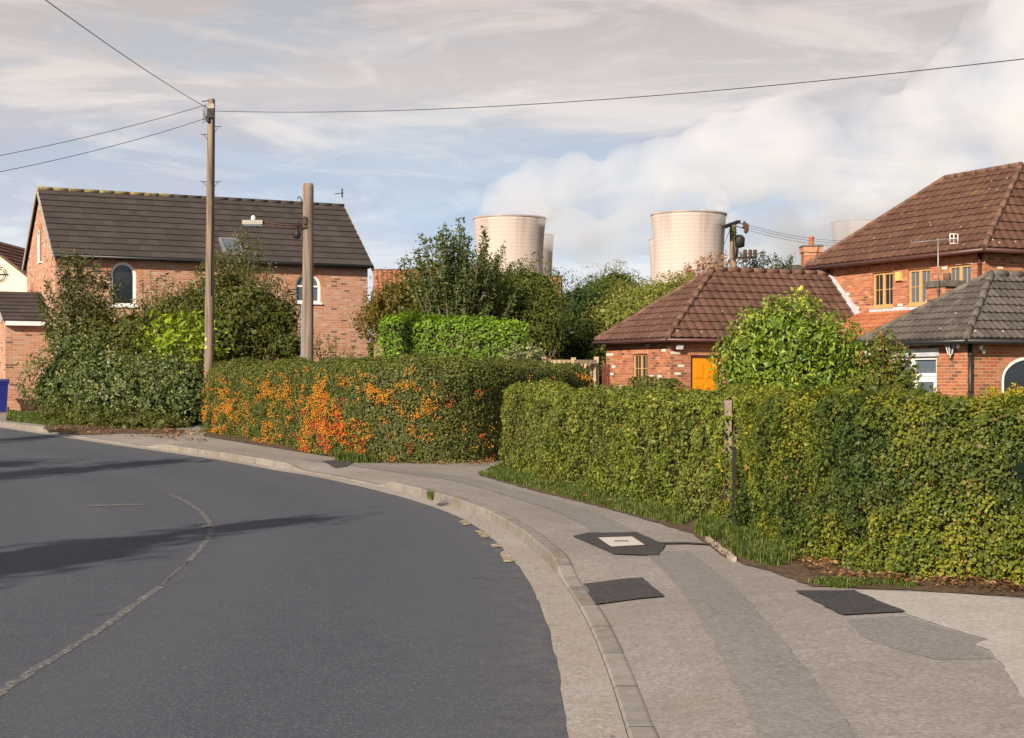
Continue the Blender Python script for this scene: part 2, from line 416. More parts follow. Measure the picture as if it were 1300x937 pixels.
M['rimc'] = plain('stained_rim_concrete', (.32, .27, .245), .9, .1, var=.4, scale=.05)

# leaf colours ------------------------------------------------------------
L = {}
L['pyra'] = leafmat('pyracantha_leaves', [(0, (.03, .05, .013)), (.5, (.07, .1, .024)), (.85, (.13, .15, .042)), (1, (.19, .2, .07))], (.115, .14, .04), .9)
L['privet'] = leafmat('hedge_leaves', [(0, (.025, .05, .01)), (.4, (.08, .125, .02)), (.75, (.165, .2, .042)), (.93, (.24, .26, .075)), (1, (.19, .11, .05))], (.15, .165, .045), 1.1)
L['privet2'] = leafmat('mixed_hedge_leaves', [(0, (.022, .048, .012)), (.4, (.078, .118, .018)), (.72, (.165, .19, .024)), (.93, (.27, .26, .03)), (1, (.19, .09, .05))], (.035, .07, .02), .8, patch_lo=.5, patch_hi=.62)
L['ivy'] = leafmat('ivy_leaves', [(0, (.025, .05, .015)), (.5, (.06, .095, .03)), (.8, (.13, .16, .06)), (.92, (.26, .28, .16)), (1, (.42, .42, .3))], None, gloss=.5)
L['shrub'] = leafmat('shrub_leaves', [(0, (.03, .045, .012)), (.5, (.06, .08, .018)), (1, (.11, .125, .03))], (.09, .085, .02), .7)
L['budd'] = leafmat('buddleia_leaves', [(0, (.035, .05, .025)), (.5, (.075, .095, .045)), (.9, (.13, .14, .075)), (1, (.13, .085, .05))], None)
L['fatsia'] = leafmat('bright_leaves', [(0, (.07, .13, .01)), (.5, (.14, .23, .015)), (1, (.25, .34, .03))], None, trans=.35)
L['laurel'] = leafmat('laurel_leaves', [(0, (.035, .09, .008)), (.5, (.085, .18, .012)), (1, (.17, .29, .025))], None, gloss=.4)
L['olive'] = leafmat('olive_brown_leaves', [(0, (.04, .05, .01)), (.5, (.085, .09, .018)), (.9, (.15, .12, .025)), (1, (.17, .08, .03))], (.14, .085, .022), .5)
L['ash'] = leafmat('ash_leaves', [(0, (.03, .055, .018)), (.6, (.06, .095, .035)), (1, (.12, .15, .065))], None)
L['darkever'] = leafmat('dark_evergreen_leaves', [(0, (.012, .03, .008)), (.6, (.028, .055, .014)), (1, (.06, .09, .025))], None)
L['green'] = leafmat('mid_green_leaves', [(0, (.035, .06, .014)), (.6, (.07, .1, .02)), (1, (.13, .15, .035))], None)
L['pale'] = leafmat('pale_green_leaves', [(0, (.07, .1, .02)), (.6, (.13, .16, .04)), (1, (.22, .22, .09))], None)
L['cream'] = leafmat('variegated_leaves', [(0, (.12, .16, .05)), (.5, (.3, .32, .15)), (1, (.5, .48, .28))], None)
L['brownleaf'] = leafmat('faded_pink_brown_leaves', [(0, (.14, .085, .06)), (.6, (.24, .16, .11)), (1, (.33, .24, .18))], None)
L['blue'] = leafmat('grey_green_leaves', [(0, (.03, .05, .035)), (.6, (.065, .09, .065)), (1, (.12, .14, .1))], None)
L['yshrub'] = leafmat('glossy_yellow_green_leaves', [(0, (.03, .07, .008)), (.45, (.08, .145, .014)), (.85, (.17, .24, .03)), (1, (.36, .4, .1))], None, trans=.25, gloss=.45)
L['redgreen'] = leafmat('reddening_leaves', [(0, (.045, .08, .018)), (.55, (.09, .13, .03)), (.8, (.18, .12, .035)), (1, (.26, .09, .04))], None)
L['gold'] = leafmat('golden_flowers', [(0, (.35, .28, .02)), (1, (.6, .48, .03))], None)
L['grass'] = leafmat('grass_blades', [(0, (.06, .085, .015)), (.5, (.10, .15, .025)), (.8, (.17, .22, .045)), (1, (.32, .28, .14))], None, trans=.35)
L['litter'] = leafmat('fallen_leaves', [(0, (.12, .06, .03)), (.5, (.26, .14, .06)), (1, (.45, .27, .15))], None)
L['berry'] = leafmat('orange_and_red_berries', [(0, (.5, .016, .005)), (.3, (.58, .035, .008)), (.42, (.62, .15, .008)), (.7, (.64, .25, .012)), (1, (.66, .34, .02))], None, trans=.0, gloss=.5, rough=.3)

# ================================================================ FOLIAGE
def norm(a): return a / np.maximum(1e-9, np.linalg.norm(a, axis=1, keepdims=True))
def leaf_arrays(P, N, size, tint, aspect=.55, wild=.8, droop=0.0, fold=.25, svar=.35, axis=None):
    n = len(P)
    nn = norm(N + wild * rng.normal(size=(n, 3)) * .6)
    if axis is None:
        ax = rng.normal(size=(n, 3)); ax[:, 2] -= droop
    else: ax = axis + .35 * rng.normal(size=(n, 3))
    ax = norm(ax - nn * np.sum(ax * nn, 1, keepdims=True))
    sd = np.cross(nn, ax)
    s = (size * (1 + svar * rng.normal(size=n)).clip(.4, 1.8))[:, None]
    base = P - ax * s * .5; tip = P + ax * s * .5
    Lf = P + sd * s * aspect * .5 + nn * s * fold * .5 - ax * s * .08
    Rt = P - sd * s * aspect * .5 + nn * s * fold * .5 - ax * s * .08
    V = np.stack([base, Lf, tip, Rt], 1).reshape(-1, 3)
    i = np.arange(n) * 4
    T = np.concatenate([np.stack([i, i + 2, i + 1], 1), np.stack([i, i + 3, i + 2], 1)])
    return V, T, np.repeat(tint, 4)
def join_arr(parts):
    V = []; T = []; Q = []; o = 0
    for v, t, q in parts: V.append(v); T.append(t + o); Q.append(q); o += len(v)
    return np.concatenate(V), np.concatenate(T), np.concatenate(Q)
def rand_dir(n):
    return norm(rng.normal(size=(n, 3)))

def crown(name, mat, parent, blobs, leaf, per_m2=160, clump=.45, layers=1.0, aspect=.5, droop=.3, lump=.25, inner=True, gap=0.0, origin=(0, 0, 0), wild=.8, shell=.28):
    """blobs: (x,y,z,rx,ry,rz) in world; leaves gather on many clumps round each lumpy blob"""
    arrs = []; centres = []
    O = np.array(origin)
    for b in blobs:
        c = np.array(b[:3]); r = np.array(b[3:6])
        area = 4 * math.pi * ((r[0] * r[1]) ** 1.6 + (r[0] * r[2]) ** 1.6 + (r[1] * r[2]) ** 1.6) ** (1 / 1.6) / 3 ** (1 / 1.6)
        nc = max(6, int(area / (clump * clump) * .9 * (1 - gap)))
        d = rand_dir(nc); rad = rng.uniform(.62, 1.0, nc)
        cc = c + d * r * rad[:, None]
        cr = clump * rng.uniform(.55, 1.25, nc)
        centres += list(cc)
        nl = int(area * per_m2 * layers)
        which = rng.integers(0, nc, nl)
        dd = rand_dir(nl); dd = norm(dd + .7 * d[which])
        P = cc[which] + dd * (cr[which] * (1 - shell * rng.random(nl) ** 1.5))[:, None]
        P += (vnoise(P, 2.1, 3)[:, None] - .5) * lump * norm(P - c)
        N = norm(dd + .5 * norm(P - c) + np.array([0, 0, .25]))
        ct = rng.random(nc)
        tint = np.clip(.5 * ct[which] * .7 + rng.random(nl) * .62, 0, 1)
        arrs.append(leaf_arrays(P, N, leaf, tint, aspect, wild, droop))
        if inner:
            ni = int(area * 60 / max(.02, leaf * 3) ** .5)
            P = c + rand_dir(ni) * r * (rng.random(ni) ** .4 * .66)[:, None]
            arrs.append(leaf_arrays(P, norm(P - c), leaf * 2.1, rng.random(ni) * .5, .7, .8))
    V, T, Q = join_arr(arrs)
    tri_mesh(name, V - O, T, mat, parent, Q)
    return centres
def branches(name, parent, base, centres, r0=.06, n=14, mat=None, origin=(0, 0, 0), wig=.08, rtip=.006):
    mb = MB(); base = Vector(base); O = Vector(origin)
    for c in random.sample(centres, min(n, len(centres))):
        c = Vector(c); mid = base.lerp(c, .45) + Vector((0, 0, .12 * (c - base).length)) * random.uniform(.2, 1)
        pts = []
        for i in range(7):
            t = i / 6; p = base * (1 - t) ** 2 + mid * 2 * t * (1 - t) + c * t * t
            pts.append(p - O + Vector((random.uniform(-wig, wig), random.uniform(-wig, wig), 0)) * (t > 0))
        mb.tube(pts, [r0 * (1 - i / 6) ** .8 * .8 + rtip for i in range(7)], 6)
    return mb.build(name, mat or M['bark'], parent)
def plant(name, label, cat, base, blobs, mat, leaf=.07, per_m2=160, clump=.45, stem='stem', r0=.05, nb=14, group=None, **kw):
    root = thing(name, label, cat, base, 0, group)
    cs = crown('foliage' if stem == 'stem' else 'crown', mat, root, blobs, leaf, per_m2, clump, origin=base, **kw)
    branches(stem, root, base, cs, r0, nb, origin=base)
    return root

def catmull(pts, step=.25):
    pts = [Vector(p) for p in pts]; out = []
    for i in range(len(pts) - 1):
        p0 = pts[max(i - 1, 0)]; p1 = pts[i]; p2 = pts[i + 1]; p3 = pts[min(i + 2, len(pts) - 1)]
        n = max(2, int((p2 - p1).length / step))
        for k in range(n):
            t = k / n
            out.append(.5 * ((2 * p1) + (p2 - p0) * t + (2 * p0 - 5 * p1 + 4 * p2 - p3) * t * t + (3 * p1 - p0 - 3 * p2 + p3) * t ** 3))
    out.append(pts[-1]); return out
def hedge(name, label, front, ztop, width, mat, leaf, per_m2, group=None, seed=0, bulge=.07, batter=.05, round_=.22, wild=.9, aspect=.6, extra=None, depth=.12, cat='hedge', zbase=None, rough=.05, endr=.45, toptint=.12):
    """clipped hedge whose front foot follows the polyline front [(x,y)]; ztop(s) absolute height"""
    c = catmull([(p[0], p[1], 0) for p in front], .3); A = np.array([(p.x, p.y) for p in c])
    seg = np.diff(A, axis=0); ln = np.linalg.norm(seg, axis=1); S = np.concatenate([[0], np.cumsum(ln)]); Ltot = S[-1]
    tz = lambda y: np.vectorize(terr)(y) + .09
    base = Vector((c[0].x, c[0].y, float(terr(c[0].y) + .09)))
    root = thing(name, label, cat, base, 0, group); O = np.array(base)
    def frame(s):
        x = np.interp(s, S, A[:, 0]); y = np.interp(s, S, A[:, 1])
        e = .5; x1 = np.interp(np.minimum(s + e, Ltot), S, A[:, 0]); y1 = np.interp(np.minimum(s + e, Ltot), S, A[:, 1])
        x0 = np.interp(np.maximum(s - e, 0), S, A[:, 0]); y0 = np.interp(np.maximum(s - e, 0), S, A[:, 1])
        t = np.stack([x1 - x0, y1 - y0], 1); t /= np.linalg.norm(t, axis=1, keepdims=True)
        return np.stack([x, y], 1), t, np.stack([-t[:, 1], t[:, 0]], 1)      # nb points to the back
    def surf(s, q, back=False):
        # q: 0..1 round the section from foot of the front, over the top, to foot of the back
        P, t, nb = frame(s); zt = ztop(s); zb = tz(P[:, 1]) if zbase is None else zbase
        H = zt - zb; per = 2 * H + width; d = q * per
        w = np.where(d < H, 0, np.where(d < H + width, d - H, width)); z = np.where(d < H, d, np.where(d < H + width, H, per - d))
        nx = np.where(d < H, -1, np.where(d < H + width, 0, 1)).astype(float); nz = np.where((d >= H) & (d < H + width), 1, 0).astype(float)
        # round the upper edges
        r = round_
        dx = np.where(w < r, r - w, np.where(w > width - r, w - (width - r), 0)); dz = np.maximum(0, z - (H - r))
        rr = np.sqrt(dx ** 2 + dz ** 2); k = np.where(rr > 1e-6, r / np.maximum(rr, 1e-6), 1); k = np.where((dx > 0) & (dz > 0) & (rr > r), k, 1)
        sx = np.where(w < width / 2, -1, 1)
        w2 = np.where((dx > 0) & (dz > 0), np.where(sx < 0, r - dx * k, width - r + dx * k), w); z2 = np.where((dx > 0) & (dz > 0), H - r + dz * k, z)
        nx = np.where((dx > 0) & (dz > 0), sx * dx, nx); nz = np.where((dx > 0) & (dz > 0), dz, nz)
        # ends: round in plan
        se = np.minimum(s, Ltot - s); re = min(endr, width / 2)
        pinch = np.where(se < re, re - np.sqrt(np.maximum(0, re ** 2 - (re - se) ** 2)), 0)
        w2 = np.where(w2 < width / 2, w2 + pinch * (width / 2 / re) * (1 - 2 * w2 / width), w2 - pinch * (width / 2 / re) * (2 * w2 / width - 1))
        z2 = z2 - pinch * .35 * (z2 / H)
        w2 = w2 + batter * (z2 / H) * np.where(w2 < width / 2, 1, -1)
        X = np.concatenate([P + nb * w2[:, None], (zb + z2)[:, None]], 1)
        Nn = np.concatenate([nb * nx[:, None], nz[:, None]], 1)
        edir = np.where(s < Ltot / 2, -1, 1) * np.clip(1 - se / re, 0, 1) * 1.2
        Nn[:, :2] += t * edir[:, None]
        return X, norm(Nn), z2 / H
    def lumps(X):
        return (vnoise(X, 1.1, seed) - .5) * bulge * 2 + (vnoise(X, 4.0, seed + 5) - .5) * bulge * 1.1 + (vnoise(X, 11.0, seed + 9) - .5) * rough
    # woody inside, a little under the leaves
    ns = int(Ltot / .18); nq = 30
    s = np.linspace(0.0, Ltot, ns); q = np.linspace(0, 1, nq); SS, QQ = np.meshgrid(s, q, indexing='ij')
    X, Nn, _ = surf(SS.ravel(), QQ.ravel()); X = X + Nn * (lumps(X) - depth - .03)[:, None]
    I = np.arange(ns * nq).reshape(ns, nq); T = np.stack([I[:-1, :-1], I[1:, :-1], I[1:, 1:], I[:-1, 1:]], -1).reshape(-1, 4)
    tri_mesh('inner_twigs', X - O, T, M['twig'], root)
    Havg = float(np.mean(ztop(s))) - .2
    n = int(Ltot * (2 * Havg * .62 + width) * per_m2)
    s = rng.random(n) * Ltot; q = np.where(rng.random(n) < .82, rng.random(n) * (Havg + width) / (2 * Havg + width), rng.random(n))
    X, Nn, zz = surf(s, q); dep = depth * rng.random(n) ** 1.4
    fringe = (rng.random(n) < .04) * rng.random(n) * .07
    lm = lumps(X); X = X + Nn * (lm - dep + fringe)[:, None]
    cl = vnoise(X, 6.0, seed + 20)
    tint = np.clip(.15 + .45 * rng.random(n) + .5 * (cl - .4), 0, 1); tint = np.clip(tint + toptint * np.clip((zz - .8) * 5, 0, 1), 0, .97); tint = np.where(rng.random(n) < .015, 1.0, tint)  # leaf tint is lifted over the upper part of the hedge
    V, T, Q = leaf_arrays(X, Nn + np.array([0, 0, .3]), leaf, tint, aspect, wild, .1)
    tri_mesh('foliage', V - O, T, mat, root, Q)
    return root, surf, lumps, Ltot, O, frame
# ================================================================ GROUND, ROAD, KERB, FOOTWAY
kp = [(.40, -6), (.42, -2), (.46, 2), (.5, 5), (.525, 7)]
kerb_px = [(770, 847), (755, 810), (735, 770), (700, 720), (660, 685), (620, 660), (560, 638), (490, 620), (420, 605), (370, 597), (310, 586), (250, 577), (200, 570), (130, 560), (70, 551), (0, 541)]
kp += [tuple(on_ground(x, y)[:2]) for x, y in kerb_px] + [(-17.5, 43.2), (-24, 50)]
KC = catmull([(x, y, 0) for x, y in kp], .2)
# light smoothing so that the kerb runs in an even curve
for _ in range(12):
    KC = [KC[0]] + [(KC[i - 1] + KC[i] * 2 + KC[i + 1]) / 4 for i in range(1, len(KC) - 1)] + [KC[-1]]
KS = [0.0]
for i in range(1, len(KC)): KS.append(KS[-1] + (KC[i] - KC[i - 1]).length)
def knormal(i):
    t = (KC[min(i + 3, len(KC) - 1)] - KC[max(i - 3, 0)]).normalized(); return Vector((t.y, -t.x, 0))
def sst(x, a, b):
    t = min(1, max(0, (x - a) / (b - a))); return t * t * (3 - 2 * t)
def kh(y):      # kerb upstand along the road: raised, with three dropped lengths
    h = sst(y, 11.6, 12.9) * (1 - sst(y, 21.7, 22.5)) + sst(y, 25.7, 26.6) * (1 - sst(y, 31.2, 32.0)) + sst(y, 35.2, 36.0)
    return .022 + .09 * h
CUR = [0]; stone_dz = [random.uniform(-.005, .005) for _ in range(400)]
def stone(): return stone_dz[int(KS[CUR[0]] / .915) % 400]
def strip(name, offs, mat, zf, parent=None, smooth=True, i0=0, i1=None, jit=0.0):
    """offs: offsets from the kerb foot (right is +); zf(k, y) -> height above the terrain for column k"""
    mb = MB(); rows = []
    idx = range(i0, i1 or len(KC))
    for i in idx:
        n = knormal(i); r_ = []; CUR[0] = i
        for k, o in enumerate(offs):
            p = KC[i] + n * (o + (jit * (random.random() - .5) if k == 0 else 0)); r_.append((p.x, p.y, terr(p.y) + zf(k, KC[i].y)))
        rows.append((r_, KS[i]))
    for a in range(len(rows) - 1):
        for k in range(len(offs) - 1):
            mb.face([rows[a][0][k], rows[a][0][k + 1], rows[a + 1][0][k + 1], rows[a + 1][0][k]],
                    [(rows[a][1], offs[k]), (rows[a][1], offs[k + 1]), (rows[a + 1][1], offs[k + 1]), (rows[a + 1][1], offs[k])], smooth)
    return mb.build(name, mat, parent)
# one sheet to the horizon
mb = MB(); ys = [-60, -20, 0, 10, 20] + [24 + i for i in range(25)] + [60, 90, 150, 300, 800, 2500, 9000]
for a, b in zip(ys[:-1], ys[1:]):
    mb.face([(-9000, a, terr(a) - .06), (9000, a, terr(a) - .06), (9000, b, terr(b) - .06), (-9000, b, terr(b) - .06)])
tag(mb.build('ground', M['earth']), kind='structure')
tag(strip('road', [-8.2, -7, -5.5, -4, -2.5, -1.2, -.25], M['asphalt'], lambda k, y: 0), kind='structure')
tag(strip('road_channel', [-.27, -.13, -.005], M['gutter'], lambda k, y: .005, jit=.014), kind='structure')
tag(strip('verge', [-12, -10, -8.15], M['earth'], lambda k, y: .03), kind='structure')
mbk = strip('kerb', [-.004, 0.0, .012, .125, .128], M['kerb'], lambda k, y: (-.03, kh(y) - .014 + stone(), kh(y) + stone(), kh(y) + stone(), -.05)[k], smooth=False)
tag(mbk, kind='structure')
tag(strip('footway', [.125, .4, .8, 1.4, 2.0, 2.7, 3.3], M['footway'], lambda k, y: (kh(y) - .004, kh(y) * .6 + .04, .09, .09, .09, .09, .09)[k]), kind='structure')
tag(strip('driveway', [3.3, 5, 8, 11], M['backdrive'], lambda k, y: .086), kind='structure')
tag(strip('garden_ground', [11, 16, 24], M['earth'], lambda k, y: .08), kind='structure')

def foot_z(p):      # height of the footway surface at a point
    best = min(range(len(KC)), key=lambda i: (KC[i].x - p.x) ** 2 + (KC[i].y - p.y) ** 2)
    d = math.hypot(KC[best].x - p.x, KC[best].y - p.y); h = kh(KC[best].y)
    a, b = [(.125, h - .004), (.4, h * .6 + .04), (.8, .09)], None
    if d >= .8: z = .09
    elif d < .4: z = a[0][1] + (a[1][1] - a[0][1]) * max(0, d - .125) / .275
    else: z = a[1][1] + (a[2][1] - a[1][1]) * (d - .4) / .4
    return terr(p.y) + z
def clip_wob(pts, amp=.012, step=.12):
    out = []
    for i in range(len(pts)):
        a = Vector(pts[i]); b = Vector(pts[(i + 1) % len(pts)]); n = max(1, int((b - a).length / step))
        for k in range(n):
            p = a.lerp(b, k / n) + Vector((random.uniform(-amp, amp), random.uniform(-amp, amp), 0)); out.append(p)
    return out
def patch(name, px, mat, lift, amp=.012, onroad=False):
    """a surface patch laid on the footway or road, outline through points of the pavement"""
    P = [on_ground(x, y, 0.0 if onroad else .09) for x, y in px]; P = [Vector((p.x, p.y, 0)) for p in P]
    P = clip_wob(P, amp)
    bm = bmesh.new(); vs = [bm.verts.new(p) for p in P]; f = bm.faces.new(vs)
    bmesh.ops.triangulate(bm, faces=[f])
    for _ in range(3):
        long_ = [e for e in bm.edges if e.calc_length() > .3]
        if not long_: break
        bmesh.ops.subdivide_edges(bm, edges=long_, cuts=1)
        bmesh.ops.triangulate(bm, faces=bm.faces[:])
    for v in bm.verts: v.co.z = (terr(v.co.y) if onroad else foot_z(v.co)) + lift
    bm.normal_update()
    for f in bm.faces:
        if f.normal.z < 0: f.normal_flip()
    me = bpy.data.meshes.new(name); bm.to_mesh(me); bm.free(); me.materials.append(mat)
    o = bpy.data.objects.new(name, me); COL.objects.link(o); return tag(o, kind='structure')
def band(name, px, width, mat, lift, onroad=False, amp=.008, rag=0.0, taper=False):
    P = [on_ground(x, y, 0.0 if onroad else .09) for x, y in px]; C = catmull([(p.x, p.y, 0) for p in P], .1); mb = MB(); prev = None
    for i, p in enumerate(C):
        t = (C[min(i + 1, len(C) - 1)] - C[max(i - 1, 0)]).normalized(); n = Vector((t.y, -t.x, 0))
        w = width / 2 * (1 + random.uniform(-rag, rag)) * (math.sin(math.pi * min(1, max(.04, i / len(C)))) ** .4 if taper else 1)
        row = []
        for k in range(-2, 3):
            q = p + n * (w * k / 2 + random.uniform(-amp, amp)); row.append((q.x, q.y, (terr(q.y) if onroad else foot_z(q)) + lift))
        if prev:
            for k in range(4): mb.face([prev[k], prev[k + 1], row[k + 1], row[k]])
        prev = row
    return tag(mb.build(name, mat), kind='structure')
band('trench_strip', [(395, 583), (450, 590), (510, 598), (570, 606), (630, 620), (690, 637), (730, 650), (765, 667), (790, 682)], .42, M['trench'], .005)
band('trench_strip', [(845, 700), (875, 725), (910, 760), (940, 800), (975, 850), (1010, 905), (1040, 960)], .40, M['trench'], .005)
patch('trench_surround', [(727, 684), (748, 678), (808, 676.5), (845, 693), (836, 706), (779, 706)], M['patch'], .010, .004)
patch('tarmac_patch', [(740, 731), (815, 731), (842, 755), (757, 756)], M['patch'], .011)
patch('tarmac_patch', [(1008, 751), (1084, 751), (1150, 778), (1071, 782.5)], M['patch'], .010)
patch('tarmac_patch', [(409, 586), (430, 584.5), (456, 585.5), (440, 592), (425, 592.5)], M['patch'], .011)
patch('concrete_drive', [(1084, 750), (1200, 753), (1300, 761), (1600, 790), (1800, 1100), (1380, 1100), (1300, 890), (1275, 847), (1255, 825), (1236, 820), (1252, 812), (1200, 797), (1150, 779)], M['drive'], .0035, .009)
patch('joint_seal', [(838, 690), (870, 689.5), (902, 691.5), (902, 693), (870, 691.5), (838, 692)], M['patch'], .012, .002)
patch('worn_footway', [(1075, 786), (1150, 782), (1200, 799), (1248, 812), (1236, 820), (1262, 836), (1190, 838), (1130, 822), (1090, 806)], M['trench'], .002, .012)
patch('soil_strip', [(610, 604), (680, 624), (760, 643), (830, 663), (880, 679), (915, 706), (940, 716), (985, 728), (1030, 745), (1090, 748), (1150, 750), (1300, 759), (1500, 765), (1500, 725), (1300, 735), (1100, 712), (950, 668), (800, 622), (640, 588)], M['soil'], .007, .02)
patch('soil_strip', [(55, 546), (90, 548.5), (140, 550.5), (190, 551), (235, 550), (235, 546), (190, 546), (60, 536)], M['soil'], .007, .01)
patch('soil_strip', [(258, 554), (350, 569), (440, 583), (520, 586.5), (614, 586.5), (614, 582), (440, 575), (300, 550), (262, 545)], M['soil'], .009, .01)
band('lane_line', [(40, 852), (75, 832), (110, 810), (140, 790), (170, 768), (205, 745)], .065, M['white_mark'], .002, True, rag=.12)
band('lane_line', [(214, 627), (235, 636), (253, 648), (265, 662), (267, 676), (258, 692), (240, 713)], .055, M['white_mark'], .002, True, rag=.12)
band('road_joint', [(203, 745), (225, 724), (242, 711)], .03, M['crack'], .0015, True, taper=True)
band('lane_line', [(-30, 905), (0, 880), (40, 852)], .065, M['white_mark'], .002, True, rag=.12)
patch('worn_mark', [(112, 641.5), (180, 640.2), (188, 641.6), (116, 643.4)], M['white_mark'], .005, .004, True)
patch('worn_mark', [(256, 668), (267, 667.5), (268, 670), (257, 671)], M['white_mark'], .007, .004, True)
for q in ([(634, 703), (641, 700), (655, 713.5), (641, 715)], [(603, 675), (612, 673.5), (624, 681), (614, 684)], [(622, 692), (634, 690.5), (639, 695), (626, 696)],
          [(581, 662), (590, 661), (598, 666), (589, 668)]):
    patch('yellow_mark', q, M['yellow_mark'], .0075, .008, True)
# manhole cover
mc = [on_ground(x, y, .09) for x, y in ((757.7, 684.8), (803, 683.3), (820, 694.5), (775, 697))]
root = thing('manhole_cover', 'pale concrete filled inspection cover set in a dark tarmac surround on the footway', 'manhole cover', mc[0])
mb = MB(); z0 = terr(mc[0].y) + .09 + .018; ctr = sum(mc, Vector()) / 4
P = [Vector((p.x, p.y, z0)) - mc[0] for p in mc]; mb.face(P); mb.build('cover_plate', M['cover'], root)
mb = MB(); c4 = ctr - mc[0]; c4.z = z0 - mc[0].z
for a, b in ((0, 1), (1, 2), (2, 3), (3, 0)): mb.bar(P[a] - Vector((0, 0, .002)), P[b] - Vector((0, 0, .002)), .012, .012)
mb.build('cover_frame', M['rust'], root)
mb = MB(); mb.box(c4 + Vector((0, 0, .003)), (.13, .022, .008)); mb.build('lifting_slot', M['dark'], root)
# bit of edging stone beside the grass
e0, e1 = on_ground(898, 687, .09), on_ground(932, 713, .09)
root = thing('edging_stone', 'short pale concrete edging stones between footway and grass', 'edging stone', e0)
for a, b in ((0, .3), (.31, .62), (.63, 1.0)):
    mb = MB(); mb.bar((e1 - e0) * a + Vector((0, 0, .02)), (e1 - e0) * b + Vector((0, 0, .012)), .04, .05); mb.build('stone', M['cement'], root, .006)

# ================================================================ BUILDING KIT (local x along the front, y away)
def wall(parent, p0, p1, z0, z1, openings, mat, name='wall', rev=.11, uvo=0.0):
    """openings: (x0, x1, za, zb, arch) -> returns frame of reference"""
    p0 = Vector((*p0, 0)); p1 = Vector((*p1, 0)); Lw = (p1 - p0).length; d = (p1 - p0) / Lw; n = Vector((d.y, -d.x, 0))
    W = lambda x, z, o=0.0: p0 + d * x + n * o + Vector((0, 0, z))
    mb = MB(); xs = sorted({0, Lw} | {o[0] for o in openings} | {o[1] for o in openings}); zs = sorted({z0, z1} | {o[2] for o in openings} | {o[3] for o in openings})
    for a, b in zip(xs[:-1], xs[1:]):
        for c, e in zip(zs[:-1], zs[1:]):
            mx, mz = (a + b) / 2, (c + e) / 2
            if any(o[0] < mx < o[1] and o[2] < mz < o[3] for o in openings): continue
            mb.face([W(a, c), W(b, c), W(b, e), W(a, e)], [(a + uvo, c), (b + uvo, c), (b + uvo, e), (a + uvo, e)])
    for o in openings:
        x0, x1, a, b, arch = o
        if arch:
            r_ = (x1 - x0) / 2; cx = (x0 + x1) / 2; zc = b - arch; N = 14
            pts = [(cx - r_ * math.cos(math.pi * k / N), zc + arch * math.sin(math.pi * k / N)) for k in range(N + 1)]
            for k in range(N):
                (xa, za), (xb, zb) = pts[k], pts[k + 1]
                mb.face([W(xa, za), W(xb, zb), W(xb, b), W(xa, b)], [(xa, za), (xb, zb), (xb, b), (xa, b)])
                mb.face([W(xa, za), W(xa, za, -rev), W(xb, zb, -rev), W(xb, zb)], [(0, xa), (rev, xa), (rev, xb), (0, xb)])
            top = zc
        else:
            top = b; mb.face([W(x0, b), W(x0, b, -rev), W(x1, b, -rev), W(x1, b)], [(0, x0), (rev, x0), (rev, x1), (0, x1)])
        mb.face([W(x0, a), W(x0, a, -rev), W(x0, top, -rev), W(x0, top)], [(0, a), (rev, a), (rev, top), (0, top)])
        mb.face([W(x1, a), W(x1, top), W(x1, top, -rev), W(x1, a, -rev)], [(0, a), (0, top), (rev, top), (rev, a)])
    o = mb.build(name, mat, parent)
    return o, W, d, n
def oriented(mb, W, x0, x1, z0, z1, o0, o1):
    P = [W(x, z, o) for z in (z0, z1) for o in (o0, o1) for x in (x0, x1)]
    for q in ((0, 2, 3, 1), (4, 5, 7, 6), (0, 1, 5, 4), (2, 6, 7, 3), (0, 4, 6, 2), (1, 3, 7, 5)): mb.face([P[i] for i in q])
def casement(parent, W, x0, x1, z0, z1, fmat, gmat, cols=2, fw=.06, set_=-.06, sill=True, bars=(2, 2), curtain=None):
    mb = MB(); o0, o1 = set_ - .05, set_
    oriented(mb, W, x0, x0 + fw, z0, z1, o0, o1); oriented(mb, W, x1 - fw, x1, z0, z1, o0, o1)
    oriented(mb, W, x0 + fw, x1 - fw, z0, z0 + fw, o0, o1); oriented(mb, W, x0 + fw, x1 - fw, z1 - fw, z1, o0, o1)
    for k in range(1, cols):
        x = x0 + (x1 - x0) * k / cols; oriented(mb, W, x - fw * .7, x + fw * .7, z0 + fw, z1 - fw, o0, o1 + .004)
    win = mb.build('window', fmat, parent)
    mb = MB(); mb.face([W(x0 + fw, z0 + fw, o0 + .015), W(x1 - fw, z0 + fw, o0 + .015), W(x1 - fw, z1 - fw, o0 + .015), W(x0 + fw, z1 - fw, o0 + .015)])
    mb.build('pane', gmat, win)
    if bars:
        mb = MB()
        for k in range(cols):
            a = x0 + (x1 - x0) * k / cols; b = x0 + (x1 - x0) * (k + 1) / cols
            for j in range(1, bars[0]):
                x = a + (b - a) * j / bars[0]; oriented(mb, W, x - .01, x + .01, z0 + fw, z1 - fw, o0 + .02, o0 + .035)
            for j in range(1, bars[1]):
                z = z0 + (z1 - z0) * j / bars[1]; oriented(mb, W, a + fw * .7, b - fw * .7, z - .01, z + .01, o0 + .021, o0 + .034)
        mb.build('glazing_bar', fmat, win)
    if sill:
        mb = MB(); oriented(mb, W, x0 - .05, x1 + .05, z0 - .05, z0 - .001, -.1, .05); mb.build('sill', fmat, win)
    return win
